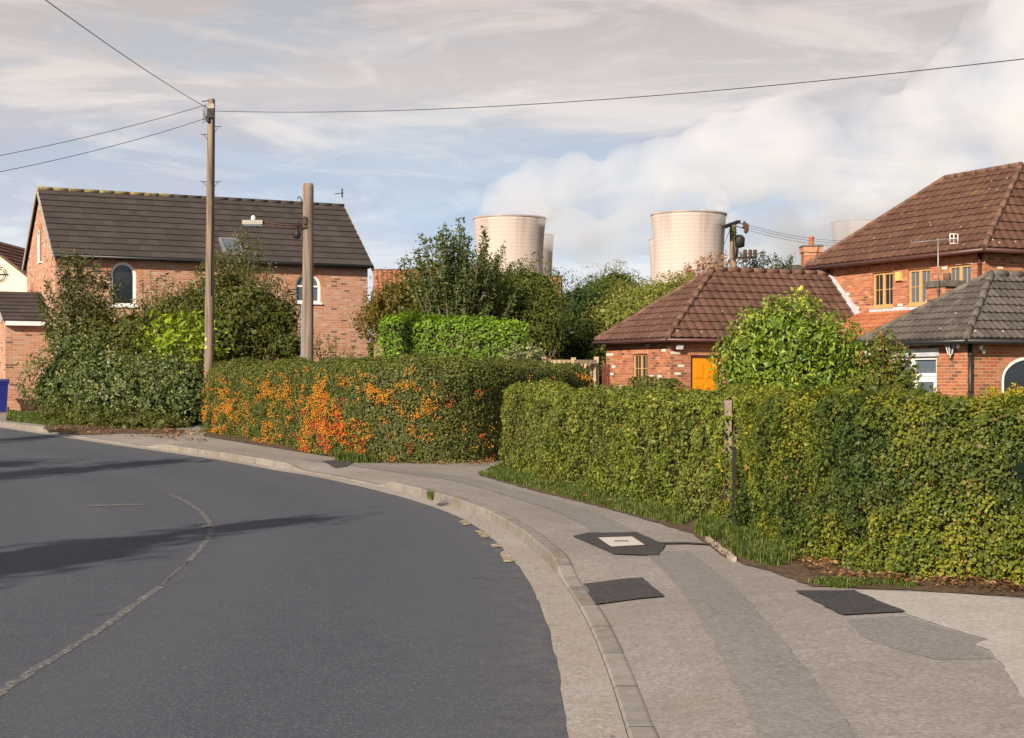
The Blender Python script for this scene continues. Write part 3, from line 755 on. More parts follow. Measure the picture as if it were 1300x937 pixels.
def arch_window(parent, W, x0, x1, z0, z1, rise, fmat, gmat, fw=.06, set_=-.05, arch=True, mull=True, transom=None):
    cx = (x0 + x1) / 2; r_ = (x1 - x0) / 2; zc = z1 - rise; N = 16; o0, o1 = set_ - .05, set_
    mb = MB()
    ou = [(x0, z0)] + [(cx - r_ * math.cos(math.pi * k / N), zc + rise * math.sin(math.pi * k / N)) for k in range(N + 1)] + [(x1, z0)]
    inn = [(x0 + fw, z0 + fw)] + [(cx - (r_ - fw) * math.cos(math.pi * k / N), zc + (rise - fw) * math.sin(math.pi * k / N)) for k in range(N + 1)] + [(x1 - fw, z0 + fw)]
    m = len(ou)
    for k in range(m):
        a, b = ou[k], ou[(k + 1) % m]; c, e = inn[(k + 1) % m], inn[k]
        mb.face([W(*a, o1), W(*b, o1), W(*c, o1), W(*e, o1)]); mb.face([W(*e, o1), W(*c, o1), W(*c, o0), W(*e, o0)])
    if mull:
        oriented(mb, W, cx - fw * .45, cx + fw * .45, z0 + fw, z1 - fw * .8, o0, o1 - .004)
        zt = transom or zc; oriented(mb, W, x0 + fw, x1 - fw, zt - fw * .4, zt + fw * .4, o0, o1 - .006)
    win = mb.build('window', fmat, parent)
    mb = MB(); mb.face([W(*p, o0 + .01) for p in inn]); mb.build('pane', gmat, win)
    mb = MB(); oriented(mb, W, x0 - .05, x1 + .05, z0 - .05, z0 - .001, -.1, .05); mb.build('sill', fmat, win)
    if arch:      # voussoirs
        mb = MB(); K = max(9, int(math.pi * (r_ + .1) / .08)); t_ = .215
        for k in range(K):
            a0, a1 = math.pi * (k + .12) / K, math.pi * (k + .88) / K
            q = [(cx - r_ * math.cos(a0), zc + rise * math.sin(a0)), (cx - r_ * math.cos(a1), zc + rise * math.sin(a1)),
                 (cx - (r_ + t_) * math.cos(a1), zc + (rise + t_) * math.sin(a1)), (cx - (r_ + t_) * math.cos(a0), zc + (rise + t_) * math.sin(a0))]
            mb.face([W(*p, .006) for p in reversed(q)])
        mb.build('brick_arch', M['brick_arch'], win)
    return win
def soldier(parent, W, x0, x1, z, mat=None, h=.215):
    mb = MB(); k = int((x1 - x0 + .2) / .075); x = x0 - .1
    for i in range(k): oriented(mb, W, x + .008, x + .067, z + .01, z + h, -.01, .006); x += .075
    return mb.build('lintel', mat or M['brick_arch'], parent)
def roof_plane(parent, eL, eR, tL, tR, mat, course=.32, roll=.3, amp=.02, lift=.042, name='roof', nper=6, under=True):
    eL, eR, tL, tR = map(Vector, (eL, eR, tL, tR)); ex = (eR - eL).normalized()
    up = ((tL + tR) / 2 - eL); up = (up - ex * up.dot(ex)); H = up.length; up /= H; n = ex.cross(up)
    lx = lambda p: (p - eL).dot(ex)
    l0, r0, l1, r1 = lx(eL), lx(eR), lx(tL), lx(tR); mb = MB()
    step = roll / nper if amp > 0 else .6
    K = max(1, round(H / course)); ch = H / K
    lo = min(l0, l1); hi = max(r0, r1); xs = [lo + i * step for i in range(int((hi - lo) / step) + 2)]
    prof = lambda x: amp * (0.5 - .5 * math.cos(2 * math.pi * x / roll)) ** .7 if amp > 0 else 0.0
    P = lambda x, v, z: eL + ex * x + up * v + n * z
    for j in range(K):
        va, vb = j * ch, (j + 1) * ch + .02 * (j < K - 1)
        ta, tb = va / H, min(1, vb / H)
        la, ra = l0 + (l1 - l0) * ta, r0 + (r1 - r0) * ta; lb, rb = l0 + (l1 - l0) * tb, r0 + (r1 - r0) * tb
        jit = random.uniform(-.003, .003)
        for a, b in zip(xs[:-1], xs[1:]):
            A0, A1 = max(la, min(ra, a)), max(la, min(ra, b)); B0, B1 = max(lb, min(rb, a)), max(lb, min(rb, b))
            if A1 - A0 < 1e-5 and B1 - B0 < 1e-5: continue
            za0, za1 = prof(A0) + lift + jit, prof(A1) + lift + jit
            q = [P(A0, va, za0), P(A1, va, za1), P(B1, vb, prof(B1) + .002), P(B0, vb, prof(B0) + .002)]
            uv = [(A0, va + .01), (A1, va + .01), (B1, va + ch - .01), (B0, va + ch - .01)]
            if A1 - A0 < 1e-5: q = q[1:]; uv = uv[1:]
            elif B1 - B0 < 1e-5: q = q[:3]; uv = uv[:3]
            mb.face(q, uv)
            if A1 - A0 > 1e-5: mb.face([P(A0, va, za0 - lift - .012), P(A1, va, za1 - lift - .012), P(A1, va, za1), P(A0, va, za0)], [(A0, va)] * 4)
    o = mb.build(name, mat, parent); return o
def ridge(parent, a, b, mat, r_=.095, name='ridge_tile', seg=.45):
    a = Vector(a); b = Vector(b); L_ = (b - a).length; k = max(1, int(L_ / seg)); mb = MB()
    for i in range(k):
        p = a.lerp(b, i / k); q = a.lerp(b, (i + 1.04) / k)
        w = random.uniform(.97, 1.03); mb.tube([p, q], [r_ * 1.0 * w, r_ * .95 * w], 10)
    return mb.build(name, mat, parent)
def gutter(parent, a, b, mat, r_=.055, name='gutter'):
    mb = MB(); mb.tube([a, b], r_, 8); return mb.build(name, mat, parent)
def hip_roof(parent, x0, y0, x1, y1, ze, zr, hl, hr, axis, mat, capm, over=.3, roll=.3, amp=.022, course=.33):
    """hipped roof over a rectangle; ridge along 'axis' ('x' or 'y'); hl, hr: hip run at the two ends"""
    x0 -= over; y0 -= over; x1 += over; y1 += over
    if axis == 'x':
        ym = (y0 + y1) / 2; A = (x0 + hl, ym, zr); B = (x1 - hr, ym, zr)
    else:
        xm = (x0 + x1) / 2; A = (xm, y0 + hl, zr); B = (xm, y1 - hr, zr)
    c = [(x0, y0, ze), (x1, y0, ze), (x1, y1, ze), (x0, y1, ze)]; kw = dict(roll=roll, amp=amp, course=course)
    if axis == 'x':
        rf = roof_plane(parent, c[0], c[1], A, B, mat, **kw); roof_plane(rf, c[3], c[0], A, A, mat, name='roof_slope', **kw)
        roof_plane(rf, c[1], c[2], B, B, mat, name='roof_slope', **kw); roof_plane(rf, c[2], c[3], B, A, mat, name='roof_slope', **kw)
        hips = ((c[0], A), (c[3], A), (c[1], B), (c[2], B))
    else:
        rf = roof_plane(parent, c[3], c[0], B, A, mat, **kw); roof_plane(rf, c[0], c[1], A, A, mat, name='roof_slope', **kw)
        roof_plane(rf, c[1], c[2], A, B, mat, name='roof_slope', **kw); roof_plane(rf, c[2], c[3], B, B, mat, name='roof_slope', **kw)
        hips = ((c[0], A), (c[1], A), (c[2], B), (c[3], B))
    for h in hips: ridge(rf, Vector(h[0]) + Vector((0, 0, .03)), Vector(h[1]) + Vector((0, 0, .03)), capm, .085, 'hip_tile')
    ridge(rf, Vector(A) + Vector((0, 0, .02)), Vector(B) + Vector((0, 0, .02)), capm)
    # soffit closes the eaves
    mb = MB(); mb.face([(p[0], p[1], ze - .06) for p in c][::-1]); mb.build('soffit', M['brownp'], rf)
    return rf, A, B, c
def downpipe(parent, x, y, z0, z1, mat, r_=.04):
    mb = MB(); mb.tube([(x, y, z0), (x, y, z1)], r_, 8)
    for z in (z0 + .3, (z0 + z1) / 2, z1 - .3): mb.tube([(x, y, z - .03), (x, y, z + .03)], r_ * 1.25, 8)
    return mb.build('downpipe', mat, parent)
def ang(u): return math.atan2(u[1], u[0])
# ================================================================ LEFT BRICK HOUSE
U = Vector((.889, .457, 0)).normalized(); V_ = Vector((-U.y, U.x, 0))
o = Vector((-13.74, 45.0, terr(45)))
house = thing('brick_house', 'long orange brick house with steep dark tiled roof behind the tall left shrubs', 'house', o, ang(U))
zE = EYE + 160 * 45 / F - o.z; zR = EYE + 6.02 - o.z; LH = 10.07; W5 = 5.0
o1x, o1z = (157, 352), None
def local_x_front(px):      # where the sight line to column px meets the front plane
    k = (px - CX) / F; ox, oy = o.x, o.y
    return (k * oy - ox) / (U.x - k * U.y)
def zat(py, x): return EYE + (HY - py) / F * (o.y + U.y * x) - o.z
xa0, xa1 = local_x_front(140), local_x_front(173); xb0, xb1 = local_x_front(375), local_x_front(407)
za0, za1 = zat(388, xa0), zat(332, xa0); zb0, zb1 = zat(384, xb0), zat(346, xb0)
_, W, d, n = wall(house, (0, 0), (LH, 0), -.3, zE, [(xa0, xa1, za0, za1, (xa1 - xa0) / 2), (xb0, xb1, zb0, zb1, (xb1 - xb0) / 2)], M['brick_l'])
arch_window(house, W, xa0, xa1, za0, za1, (xa1 - xa0) / 2, M['white'], M['glass'], fw=.085, mull=False)
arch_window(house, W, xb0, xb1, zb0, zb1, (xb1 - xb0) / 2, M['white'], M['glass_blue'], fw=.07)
wall(house, (LH, 0), (LH, W5), -.3, zE, [], M['brick_l']); wall(house, (LH, W5), (0, W5), -.3, zE, [], M['brick_l'])
wins = [(.75, 1.2, 2.6, 3.95, .2), (3.7, 4.15, 2.6, 3.95, .2)]
_, W, d, n = wall(house, (0, W5), (0, 0), -.3, zE, wins, M['brick_l'])
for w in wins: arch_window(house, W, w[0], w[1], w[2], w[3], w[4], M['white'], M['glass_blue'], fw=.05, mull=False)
for xx in (0, LH):      # gable triangles
    mb = MB(); pts = [(xx, W5, zE), (xx, 0, zE), (xx, W5 / 2, zR - .05)]
    if xx: pts = [pts[1], pts[0], pts[2]]
    mb.face(pts, [(p[1], p[2]) for p in pts]); mb.build('gable_wall', M['brick_l'], house)
Wg = lambda x, z, off=0.0: Vector((-off, W5 - x, z))
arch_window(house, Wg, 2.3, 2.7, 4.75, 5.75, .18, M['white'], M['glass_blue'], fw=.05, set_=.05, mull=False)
ov = .1
fr = roof_plane(house, (-ov, -.22, zE - .03), (LH + ov, -.22, zE - .03), (-ov, W5 / 2, zR), (LH + ov, W5 / 2, zR), M['slate'], course=.31, amp=0, lift=.035, roll=.3)
roof_plane(fr, (LH + ov, W5 + .22, zE - .12), (-ov, W5 + .22, zE - .12), (LH + ov, W5 / 2, zR), (-ov, W5 / 2, zR), M['slate'], course=.31, amp=0, lift=.035, name='roof_slope')
ridge(fr, (-ov, W5 / 2, zR + .01), (LH * .42, W5 / 2, zR + .01), M['cap_moss'], .065); ridge(fr, (LH * .42, W5 / 2, zR + .01), (LH + ov, W5 / 2, zR + .01), M['slate'], .065)
for xx in (-ov - .01, LH + ov + .01):
    mb = MB()
    for s in ((-.22, 0), (W5 + .22, 0)): mb.bar((xx, s[0], zE - .16), (xx, W5 / 2, zR - .04), .03, .14)
    mb.build('verge', M['lamp'], fr)
gutter(house, (-.08, -.27, zE - .07), (LH + .1, -.27, zE - .07), M['black'], .045)
mb = MB(); mb.b2((0, -.2, zE - .12), (LH, -.003, zE - .05)); mb.build('fascia', M['black'], house)
for xx in (LH - .35, LH * .8, LH * .6): 
    pass
# skylight, set in the slope
sl = (W5 / 2 + .22); rise = zR - zE + .03; th = math.atan2(rise, sl)
def rp(x, v, h=0.0): return Vector((x, -.22 + v * math.cos(th) - h * math.sin(th), zE - .03 + v * math.sin(th) + h * math.cos(th)))
xs0, xs1 = local_x_front(272) , local_x_front(294)
xs0 += .35; xs1 += .35
mb = MB(); v0, v1 = .32, 1.12
for a, b in ((rp(xs0, v0, .06), rp(xs1, v0, .06)), (rp(xs0, v1, .06), rp(xs1, v1, .06)), (rp(xs0, v0, .06), rp(xs0, v1, .06)), (rp(xs1, v0, .06), rp(xs1, v1, .06))): mb.bar(a, b, .09, .1)
sk = mb.build('skylight', M['metal'], house)
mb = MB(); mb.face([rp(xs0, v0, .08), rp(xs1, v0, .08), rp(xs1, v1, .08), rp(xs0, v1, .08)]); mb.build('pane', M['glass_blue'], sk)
# aerial at the right end of the ridge
ar = thing('television_aerial', 'small television aerial on a mast at the right end of the dark grey roof', 'aerial', o + U * (LH + .05) + V_ * (W5 / 2) + Vector((0, 0, zR - .55)), ang(U))
mb = MB(); mb.tube([(0, 0, 0), (0, 0, 1.15)], .018, 6); mb.build('mast', M['metal'], ar)
mb = MB(); mb.tube([(-.28, 0, .95), (.05, 0, 1.0)], .014, 6)
for k in range(5): mb.tube([(-.26 + k * .06, -.15, .95 + k * .01), (-.26 + k * .06, .15, .95 + k * .01)], .006, 5)
mb.box((0, 0, 1.0), (.05, .03, .3)); mb.build('antenna', M['dark'], ar)

# ---------------------------------------------------------------- small lean-on garage at far left
g0 = Vector((-15.2, 44.9, terr(45)))
gar = thing('brick_garage', 'low orange brick outbuilding with dark tiled roof and white fascia beside the blue bin', 'garage', g0, ang(U))
ge = EYE + 76 * 44.9 / F - g0.z; gr = EYE + 112 * 46.8 / F - g0.z
wall(gar, (0, 0), (1.6, 0), -.3, ge, [], M['brick_l']); wall(gar, (0, 4), (0, 0), -.3, ge, [], M['brick_l']); wall(gar, (1.6, 4), (0, 4), -.3, ge, [], M['brick_l'])
mb = MB(); P3 = [(0, 4, ge), (0, 0, ge), (0, 2, gr - .05)]; mb.face(P3, [(p[1], p[2]) for p in P3]); mb.build('gable_wall', M['brick_l'], gar)
rf = roof_plane(gar, (-.1, -.2, ge - .02), (1.55, -.2, ge - .02), (-.1, 2, gr), (1.55, 2, gr), M['slate'], course=.3, amp=0, lift=.035)
roof_plane(rf, (1.55, 4.2, ge - .02), (-.1, 4.2, ge - .02), (1.55, 2, gr), (-.1, 2, gr), M['slate'], course=.3, amp=0, lift=.035, name='roof_slope')
mb = MB(); mb.b2((-.02, -.2, ge - .17), (1.6, -.004, ge - .04)); mb.build('fascia', M['white'], gar)
mb = MB(); mb.bar((-.11, -.2, ge - .06), (-.11, 2, gr - .04), .03, .12); mb.build('verge', M['lamp'], gar)

# ---------------------------------------------------------------- cream house with the iron ring
c0 = Vector((0, 0, 0)); Yc = 62.0; pk = at(-28, 301, Yc); rt = at(36, 351, Yc); lf = at(-92, 351, Yc)
ch = thing('cream_house', 'cream rendered gable with a black iron ring at the far left edge', 'house', (lf.x, Yc, terr(Yc)))
w_ = rt.x - lf.x; he = rt.z - terr(Yc); hp = pk.z - terr(Yc)
mb = MB(); mb.face([(0, 0, 0), (w_, 0, 0), (w_, 0, he), (w_ / 2, 0, hp), (0, 0, he)]); mb.face([(w_, 0, 0), (w_, 7, 0), (w_, 7, he), (w_, 0, he)]); mb.build('wall', M['cream'], ch)
rf = roof_plane(ch, (w_ + .15, -.1, he - .1), (w_ + .15, 7, he - .1), (w_ / 2, -.1, hp + .03), (w_ / 2, 7, hp + .03), M['tile_brown'], roll=.22, amp=.04)
roof_plane(rf, (-.15, 7, he - .1), (-.15, -.1, he - .1), (w_ / 2, 7, hp + .03), (w_ / 2, -.1, hp + .03), M['tile_brown'], roll=.22, amp=.04, name='roof_slope')
mb = MB()
for s in range(9):
    a = Vector((w_ / 2, -.16, hp)).lerp(Vector((w_ + .15, -.16, he - .1)), s / 9); b = Vector((w_ / 2, -.16, hp)).lerp(Vector((w_ + .15, -.16, he - .1)), (s + .93) / 9)
    mb.bar(a, b, .1, .1)
mb.build('verge', M['cap_brown'], rf)
rc = at(-1, 348, Yc); mb = MB(); rr = 9.5 / F * Yc
for k in range(24):
    a0, a1 = 2 * math.pi * k / 24, 2 * math.pi * (k + 1) / 24
    for q in (rr, rr * .72): mb.tube([(rc.x - lf.x + q * math.cos(a0), -.06, rc.z - terr(Yc) + q * math.sin(a0)), (rc.x - lf.x + q * math.cos(a1), -.06, rc.z - terr(Yc) + q * math.sin(a1))], .014, 5)
mb.bar((rc.x - lf.x - rr * 1.25, -.06, rc.z - terr(Yc)), (rc.x - lf.x + rr * 1.25, -.06, rc.z - terr(Yc)), .03, .03)
mb.build('iron_ring', M['dark'], ch)

# ================================================================ RIGHT HAND BUILDINGS
u2 = Vector((.9, .436, 0)).normalized(); v2 = Vector((-u2.y, u2.x, 0))
# ---- single storey block with the orange door
gp = Vector((4.55, 43.0, terr(43)))
blk = thing('brick_outbuilding', 'single storey red brick outbuilding with hipped brown tile roof, orange door and tan window', 'outbuilding', gp, ang(u2))
be = EYE + 50 * 43 / F - gp.z; br = EYE + 3.36 - gp.z; LW = 7.6; DW = 3.75
def lx_left(px):        # along the left wall, measured from its far end
    k = (px - CX) / F; s = (gp.x - k * gp.y) / (k * v2.y - v2.x); return DW - s
def bz(py, Y): return EYE + (HY - py) / F * Y - gp.z
wx0, wx1 = lx_left(803), lx_left(822)
_, W, d, n = wall(blk, (0, DW), (0, 0), -.3, be, [(wx0, wx1, bz(486, 44.6), bz(449.5, 44.6), 0)], M['brick_h'])
casement(blk, W, wx0, wx1, bz(486, 44.6), bz(449.5, 44.6), M['tan'], M['glass'], 2, .05, sill=False); soldier(blk, W, wx0, wx1, bz(449.5, 44.6))
def fx(px, oo=gp):
    k = (px - CX) / F; return (k * oo.y - oo.x) / (u2.x - k * u2.y)
dx0, dx1 = fx(877), fx(877) + 1.0; dtop = bz(451, 43.3)
_, W, d, n = wall(blk, (0, 0), (LW, 0), -.3, be, [(dx0, dx1, .0, dtop, 0)], M['brick_h'], uvo=.1)
wall(blk, (LW, 0), (LW, DW), -.3, be, [], M['brick_h']); wall(blk, (LW, DW), (0, DW), -.3, be, [], M['brick_h'])
mb = MB()
oriented(mb, W, dx0, dx0 + .06, 0, dtop, -.09, -.03); oriented(mb, W, dx1 - .06, dx1, 0, dtop, -.09, -.03); oriented(mb, W, dx0 + .06, dx1 - .06, dtop - .07, dtop, -.09, -.03)
mb.build('door_frame', M['brownp'], blk)
mb = MB(); oriented(mb, W, dx0 + .062, dx1 - .062, .02, dtop - .072, -.09, -.05)
dr = mb.build('door', M['orange'], blk)
mb = MB()
for k in range(2):
    a = dx0 + .16 + k * .37; 
    for (za, zb) in ((.2, .95), (1.1, dtop - .2)):
        oriented(mb, W, a, a + .3, za, zb, -.052, -.04); oriented(mb, W, a + .03, a + .27, za + .03, zb - .03, -.045, -.035)
mb.build('door_panel', M['orange'], dr)
mb = MB(); mb.box(W(dx1 - .12, 1.0, -.02), (.1, .03, .03)); mb.build('handle', M['metal'], dr)
soldier(blk, W, dx0, dx1, dtop)
rf, A_, B_, c_ = hip_roof(blk, 0, 0, LW, DW, be + .06, br, 2.95, 0.3, 'x', M['tile_brown'], M['cap_brown'], over=.25, roll=.3, amp=.03)
gutter(blk, (-.3, -.3, be), (LW + .2, -.3, be), M['brownp']); gutter(blk, (-.3, DW + .3, be), (-.3, -.3, be), M['brownp'])
# security lamp
wl = thing('security_light', 'small white security lamp under the eaves corner of the orange door outbuilding', 'lamp', gp + Vector((0, 0, 0)) + u2 * .25 + Vector((0, 0, be - .22)), ang(u2))
mb = MB(); mb.box((0, -.05, 0), (.06, .1, .06)); mb.build('bracket', M['dark'], wl)
mb = MB(); mb.box((-.03, -.14, .03), (.2, .1, .12), Matrix.Rotation(.4, 3, 'X')); mb.build('lamp_head', M['white'], wl, .01)

# ---- two storey house
hp0 = Vector((13.14, 41.6, terr(41.6)))
hs = thing('detached_house', 'two storey red brick house with large rust brown hipped roof and three tan timber windows', 'house', hp0, ang(u2))
he2 = EYE + 3.66 - hp0.z - .12; hr2 = EYE + 6.31 - hp0.z; DH = 8.06 - .6
def lx_h(px, D=DH + .0):
    k = (px - CX) / F; s = (hp0.x - k * hp0.y) / (k * v2.y - v2.x); return D - s
def Yh(px):
    k = (px - CX) / F; s = (hp0.x - k * hp0.y) / (k * v2.y - v2.x); return hp0.y + v2.y * s
ops = []
for (a, b, top, bot) in ((1107.5, 1133.5, 345, 391), (1152.5, 1181, 341, 386.5), (1203, 1233, 336, 374)):
    Ym = (Yh(a) + Yh(b)) / 2; ops.append((lx_h(a), lx_h(b), EYE + (HY - bot) / F * Ym - hp0.z, EYE + (HY - top) / F * Ym - hp0.z, 0))
ops[2] = ops[2][:2] + (ops[1][2], ops[1][3], 0); ops = [q[:3] + (ops[1][3], 0) for q in ops]; ops = [q[:2] + (ops[1][2],) + q[3:] for q in ops]
_, W, d, n = wall(hs, (0, DH), (0, 0), -.3, he2, ops, M['brick_h'])
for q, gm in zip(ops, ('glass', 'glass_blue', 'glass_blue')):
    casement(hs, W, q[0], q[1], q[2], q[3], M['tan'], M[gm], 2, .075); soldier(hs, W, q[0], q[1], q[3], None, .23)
wall(hs, (0, 0), (5.6, 0), -.3, he2, [], M['brick_h']); wall(hs, (5.6, 0), (5.6, DH), -.3, he2, [], M['brick_h']); wall(hs, (5.6, DH), (0, DH), -.3, he2, [], M['brick_h'])
rf, A_, B_, c_ = hip_roof(hs, 0, 0, 5.56, DH, he2 + .1, hr2, 1.75, 3.1, 'y', M['tile_house'], M['cap_brown'], over=.3, roll=.3, amp=.028, course=.33)
gutter(hs, (-.36, DH + .3, he2 + .03), (-.36, -.36, he2 + .03), M['brownp'], .065); gutter(hs, (-.36, -.36, he2 + .03), (5.9, -.36, he2 + .03), M['brownp'], .065)
downpipe(hs, -.08, .12, 0, he2, M['brownp'], .05)
mb = MB(); ax = lx_h(1142); W_ = W; oriented(mb, W_, ax - .11, ax + .11, he2 - .58, he2 - .32, .0, .09); mb.build('alarm_box', M['yellow'], hs, .02)
# lead flashing above the lean-to, and where the outbuilding roof meets the wall
zt = EYE + 84 * 46.3 / F - hp0.z
mb = MB(); oriented(mb, W, DH - 4.9, DH - 1.2, zt - .02, zt + .13, .004, .03); mb.build('lead_flashing', M['lead'], hs)
lt = roof_plane(hs, (-2.0, 5.4, zt - .95), (-2.0, 1.0, zt - .95), (-.02, 5.4, zt), (-.02, 1.0, zt), M['tile_orange'], roll=.2, amp=.035, course=.3, name='lean_to_roof')
gutter(lt, (-2.05, 5.4, zt - 1.03), (-2.05, 1.0, zt - 1.03), M['black'])
mb = MB(); mb.b2((-1.85, 1.1, -.2), (-1.75, 5.2, zt - 1.0)); mb.build('lean_to_wall', M['brick_h'], hs)
# sloping soaker flashing along the outbuilding roof
pA = at(1054, 349, 47.9); pB = at(1091, 403, 46.4)
inv = (Matrix.Translation(hp0) @ Matrix.Rotation(ang(u2), 4, 'Z')).inverted()
la, lb = inv @ pA, inv @ pB; la.x = lb.x = -.05
mb = MB(); mb.bar(la + Vector((0, 0, .06)), lb + Vector((0, 0, .06)), .09, .17); mb.build('roof_flashing', M['lead'], hs)

# ---- bungalow wing with grey roof, nearest
dp = Vector((10.34, 34.0, terr(34)))
bg = thing('bungalow', 'red brick bungalow wing with weathered grey hipped tile roof, white door and arched window', 'bungalow', dp, ang(u2))
de = EYE + .895 - dp.z - .03; drz = EYE + 2.56 - dp.z; WD = 3.3; WL = 7.5
def lx_b(px):
    k = (px - CX) / F; s = (dp.x - k * dp.y) / (k * v2.y - v2.x); return WD - s
def fxb(px):
    k = (px - CX) / F; return (k * dp.y - dp.x) / (u2.x - k * u2.y)
b0, b1 = lx_b(1132), lx_b(1189); zd = EYE + 29 * 34.9 / F - dp.z
_, W, d, n = wall(bg, (0, WD), (0, 0), -.3, de, [(b0, b1, 0.05, zd, 0)], M['brick_r'], uvo=.03)
# white frame: side light, then the door
mid = b0 + (b1 - b0) * .45
mb = MB()
for (a, b) in ((b0, b0 + .05), (mid - .05, mid + .05), (b1 - .05, b1)): oriented(mb, W, a, b, .05, zd, -.1, -.03)
for (a, b) in ((b0 + .05, mid - .05), (mid + .05, b1 - .05)):
    oriented(mb, W, a, b, zd - .06, zd, -.1, -.03)
    oriented(mb, W, a, b, zd - .45, zd - .38, -.1, -.03)
df = mb.build('door_frame', M['white'], bg)
mb = MB()
for (a, b) in ((b0 + .05, mid - .05), (mid + .05, b1 - .05)): mb.face([W(a, zd - .38, -.08), W(b, zd - .38, -.08), W(b, zd - .06, -.08), W(a, zd - .06, -.08)])
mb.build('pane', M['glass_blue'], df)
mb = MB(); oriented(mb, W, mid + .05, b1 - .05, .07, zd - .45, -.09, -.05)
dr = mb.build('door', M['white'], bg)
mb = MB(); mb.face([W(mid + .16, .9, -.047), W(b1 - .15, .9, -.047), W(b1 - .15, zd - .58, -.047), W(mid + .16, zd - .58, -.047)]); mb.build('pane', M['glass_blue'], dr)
mb = MB(); mb.box(W(mid + .11, 1.0, -.02), (.03, .12, .03)); mb.build('handle', M['metal'], dr)
mb = MB(); mb.face([W(b0 + .05, .07, -.07), W(mid - .05, .07, -.07), W(mid - .05, zd - .45, -.07), W(b0 + .05, zd - .45, -.07)]); mb.build('side_light', M['curtain'], df)
mb = MB(); oriented(mb, W, b0 - .12, b1 + .1, zd + .01, zd + .2, .004, .04); mb.build('door_canopy', M['lead'], bg)
a0, a1 = fxb(1271), fxb(1271) + 1.75
zw1 = EYE + (HY - 452) / F * 34.4 - dp.z; zw0 = -.0
zw0 = EYE - 1.2 - dp.z
_, W2, d, n = wall(bg, (0, 0), (WL, 0), -.3, de, [(a0, a1, zw0, zw1, .55)], M['brick_r'])
arch_window(bg, W2, a0, a1, zw0, zw1, .55, M['white'], M['glass'], fw=.075, set_=.012, mull=False)
wall(bg, (WL, 0), (WL, WD), -.3, de, [], M['brick_r']); wall(bg, (WL, WD), (0, WD), -.3, de, [], M['brick_r'])
hip_roof(bg, 0, 0, WL, WD, de + .06, drz, 2.55, 2.5, 'x', M['tile_grey'], M['cap_grey'], over=.25, roll=.2, amp=.03, course=.3)
gutter(bg, (-.3, WD + .3, de), (-.3, -.3, de), M['black'], .06); gutter(bg, (-.3, -.3, de), (WL + .3, -.3, de), M['black'], .06)
downpipe(bg, .04, -.06, 0, de, M['black'], .045)
# lantern and sensor
lpx = lx_b(1211.5); lp = bg.matrix_basis @ Vector((0, WD - lpx, EYE + 41 * 34.3 / F - dp.z))
ln = thing('wall_lantern', 'white coach lantern on the bungalow wall beside the black downpipe', 'lantern', lp, ang(u2) - R(90))
mb = MB(); mb.lathe((0, -.12, 0), [(.05, -.16), (.055, -.14), (.105, .06), (.11, .07)], 6, True); mb.build('lantern_glass', M['glass_blue'], ln)
mb = MB(); mb.lathe((0, -.12, 0), [(.135, .07), (.12, .1), (.05, .16), (.02, .19), (.02, .24)], 6, True); mb.lathe((0, -.12, 0), [(.02, -.24), (.02, -.18), (.06, -.16)], 6, True)
for k in range(6):
    c_, s_ = math.cos(k * math.pi / 3), math.sin(k * math.pi / 3); mb.bar((.055 * c_, -.12 + .055 * s_, -.15), (.112 * c_, -.12 + .112 * s_, .07), .014, .014)
mb.build('lantern_frame', M['white'], ln)
mb = MB(); mb.tube([(0, -.12, .2), (.08, -.1, .22), (.15, -.06, .14)], .014, 6); mb.lathe((.17, -.04, .08), [(.01, -.12), (.05, -.1), (.05, .1), (.01, .12)], 10, True); mb.build('wall_bracket', M['white'], ln)
sp = dp + u2 * fxb(1244.5) + Vector((0, 0, EYE + 38 * 34 / F - dp.z))
sn = thing('movement_sensor', 'small white sensor on the bungalow wall right of the black downpipe', 'sensor', sp, ang(u2))
mb = MB(); mb.box((-.02, -.03, .05), (.09, .06, .1)); mb.build('sensor_body', M['white'], sn, .01)
mb = MB(); mb.lathe((.02, -.08, -.04), [(.01, -.05), (.045, -.03), (.045, .03), (.01, .05)], 10, True); mb.build('sensor_head', M['white'], sn)
lp = at(1101, 447, 37.0)
sg = thing('house_sign', 'small white fanlight shaped plaque on the brick wall behind the reddening tree', 'plaque', lp, ang(v2) + math.pi)
mb = MB(); mb.lathe((0, .03, 0), [(.02, -.14), (.1, -.1), (.1, .0), (.04, .1), (.01, .14)], 5, True); mb.build('plaque', M['white'], sg)

# brick stack with the yagi aerial
st0 = Vector((at(1199, 400, 38.6).x, 38.6, terr(38)))
stt = EYE + (HY - 357) / F * 38.6 - st0.z
stk = thing('brick_chimney_stack', 'squat weathered brick stack with grey top behind the grey bungalow roof', 'chimney', st0, ang(v2) + math.pi)
mb = MB(); mb.b2((-.36, -.3, 0), (.36, .3, stt - .16)); mb.build('stack', M['brick_h'], stk)
mb = MB(); mb.b2((-.42, -.34, stt - .16), (.42, .34, stt)); mb.build('cap', M['cap_grey'], stk, .01)
mb = MB(); mb.tube([(.1, 0, stt), (.1, 0, stt + .2)], .1, 10); mb.build('flue', M['cap_brown'], stk)
ya = thing('yagi_aerial', 'long yagi television aerial on a thin mast in front of the rust brown roof', 'aerial', Vector((at(1191, 375, 38.2).x, 38.2, EYE + (HY - 378) / F * 38.2)))
hh = (378 - 303) / F * 38.2
mb = MB(); mb.tube([(0, 0, 0), (0, 0, hh)], .018, 6); mb.build('mast', M['metal'], ya)
mb = MB(); x0_ = (1157 - 1191) / F * 38.2; x1_ = (1214 - 1191) / F * 38.2; mb.tube([(x0_, 0, hh - .1), (x1_, 0, hh)], .01, 6)
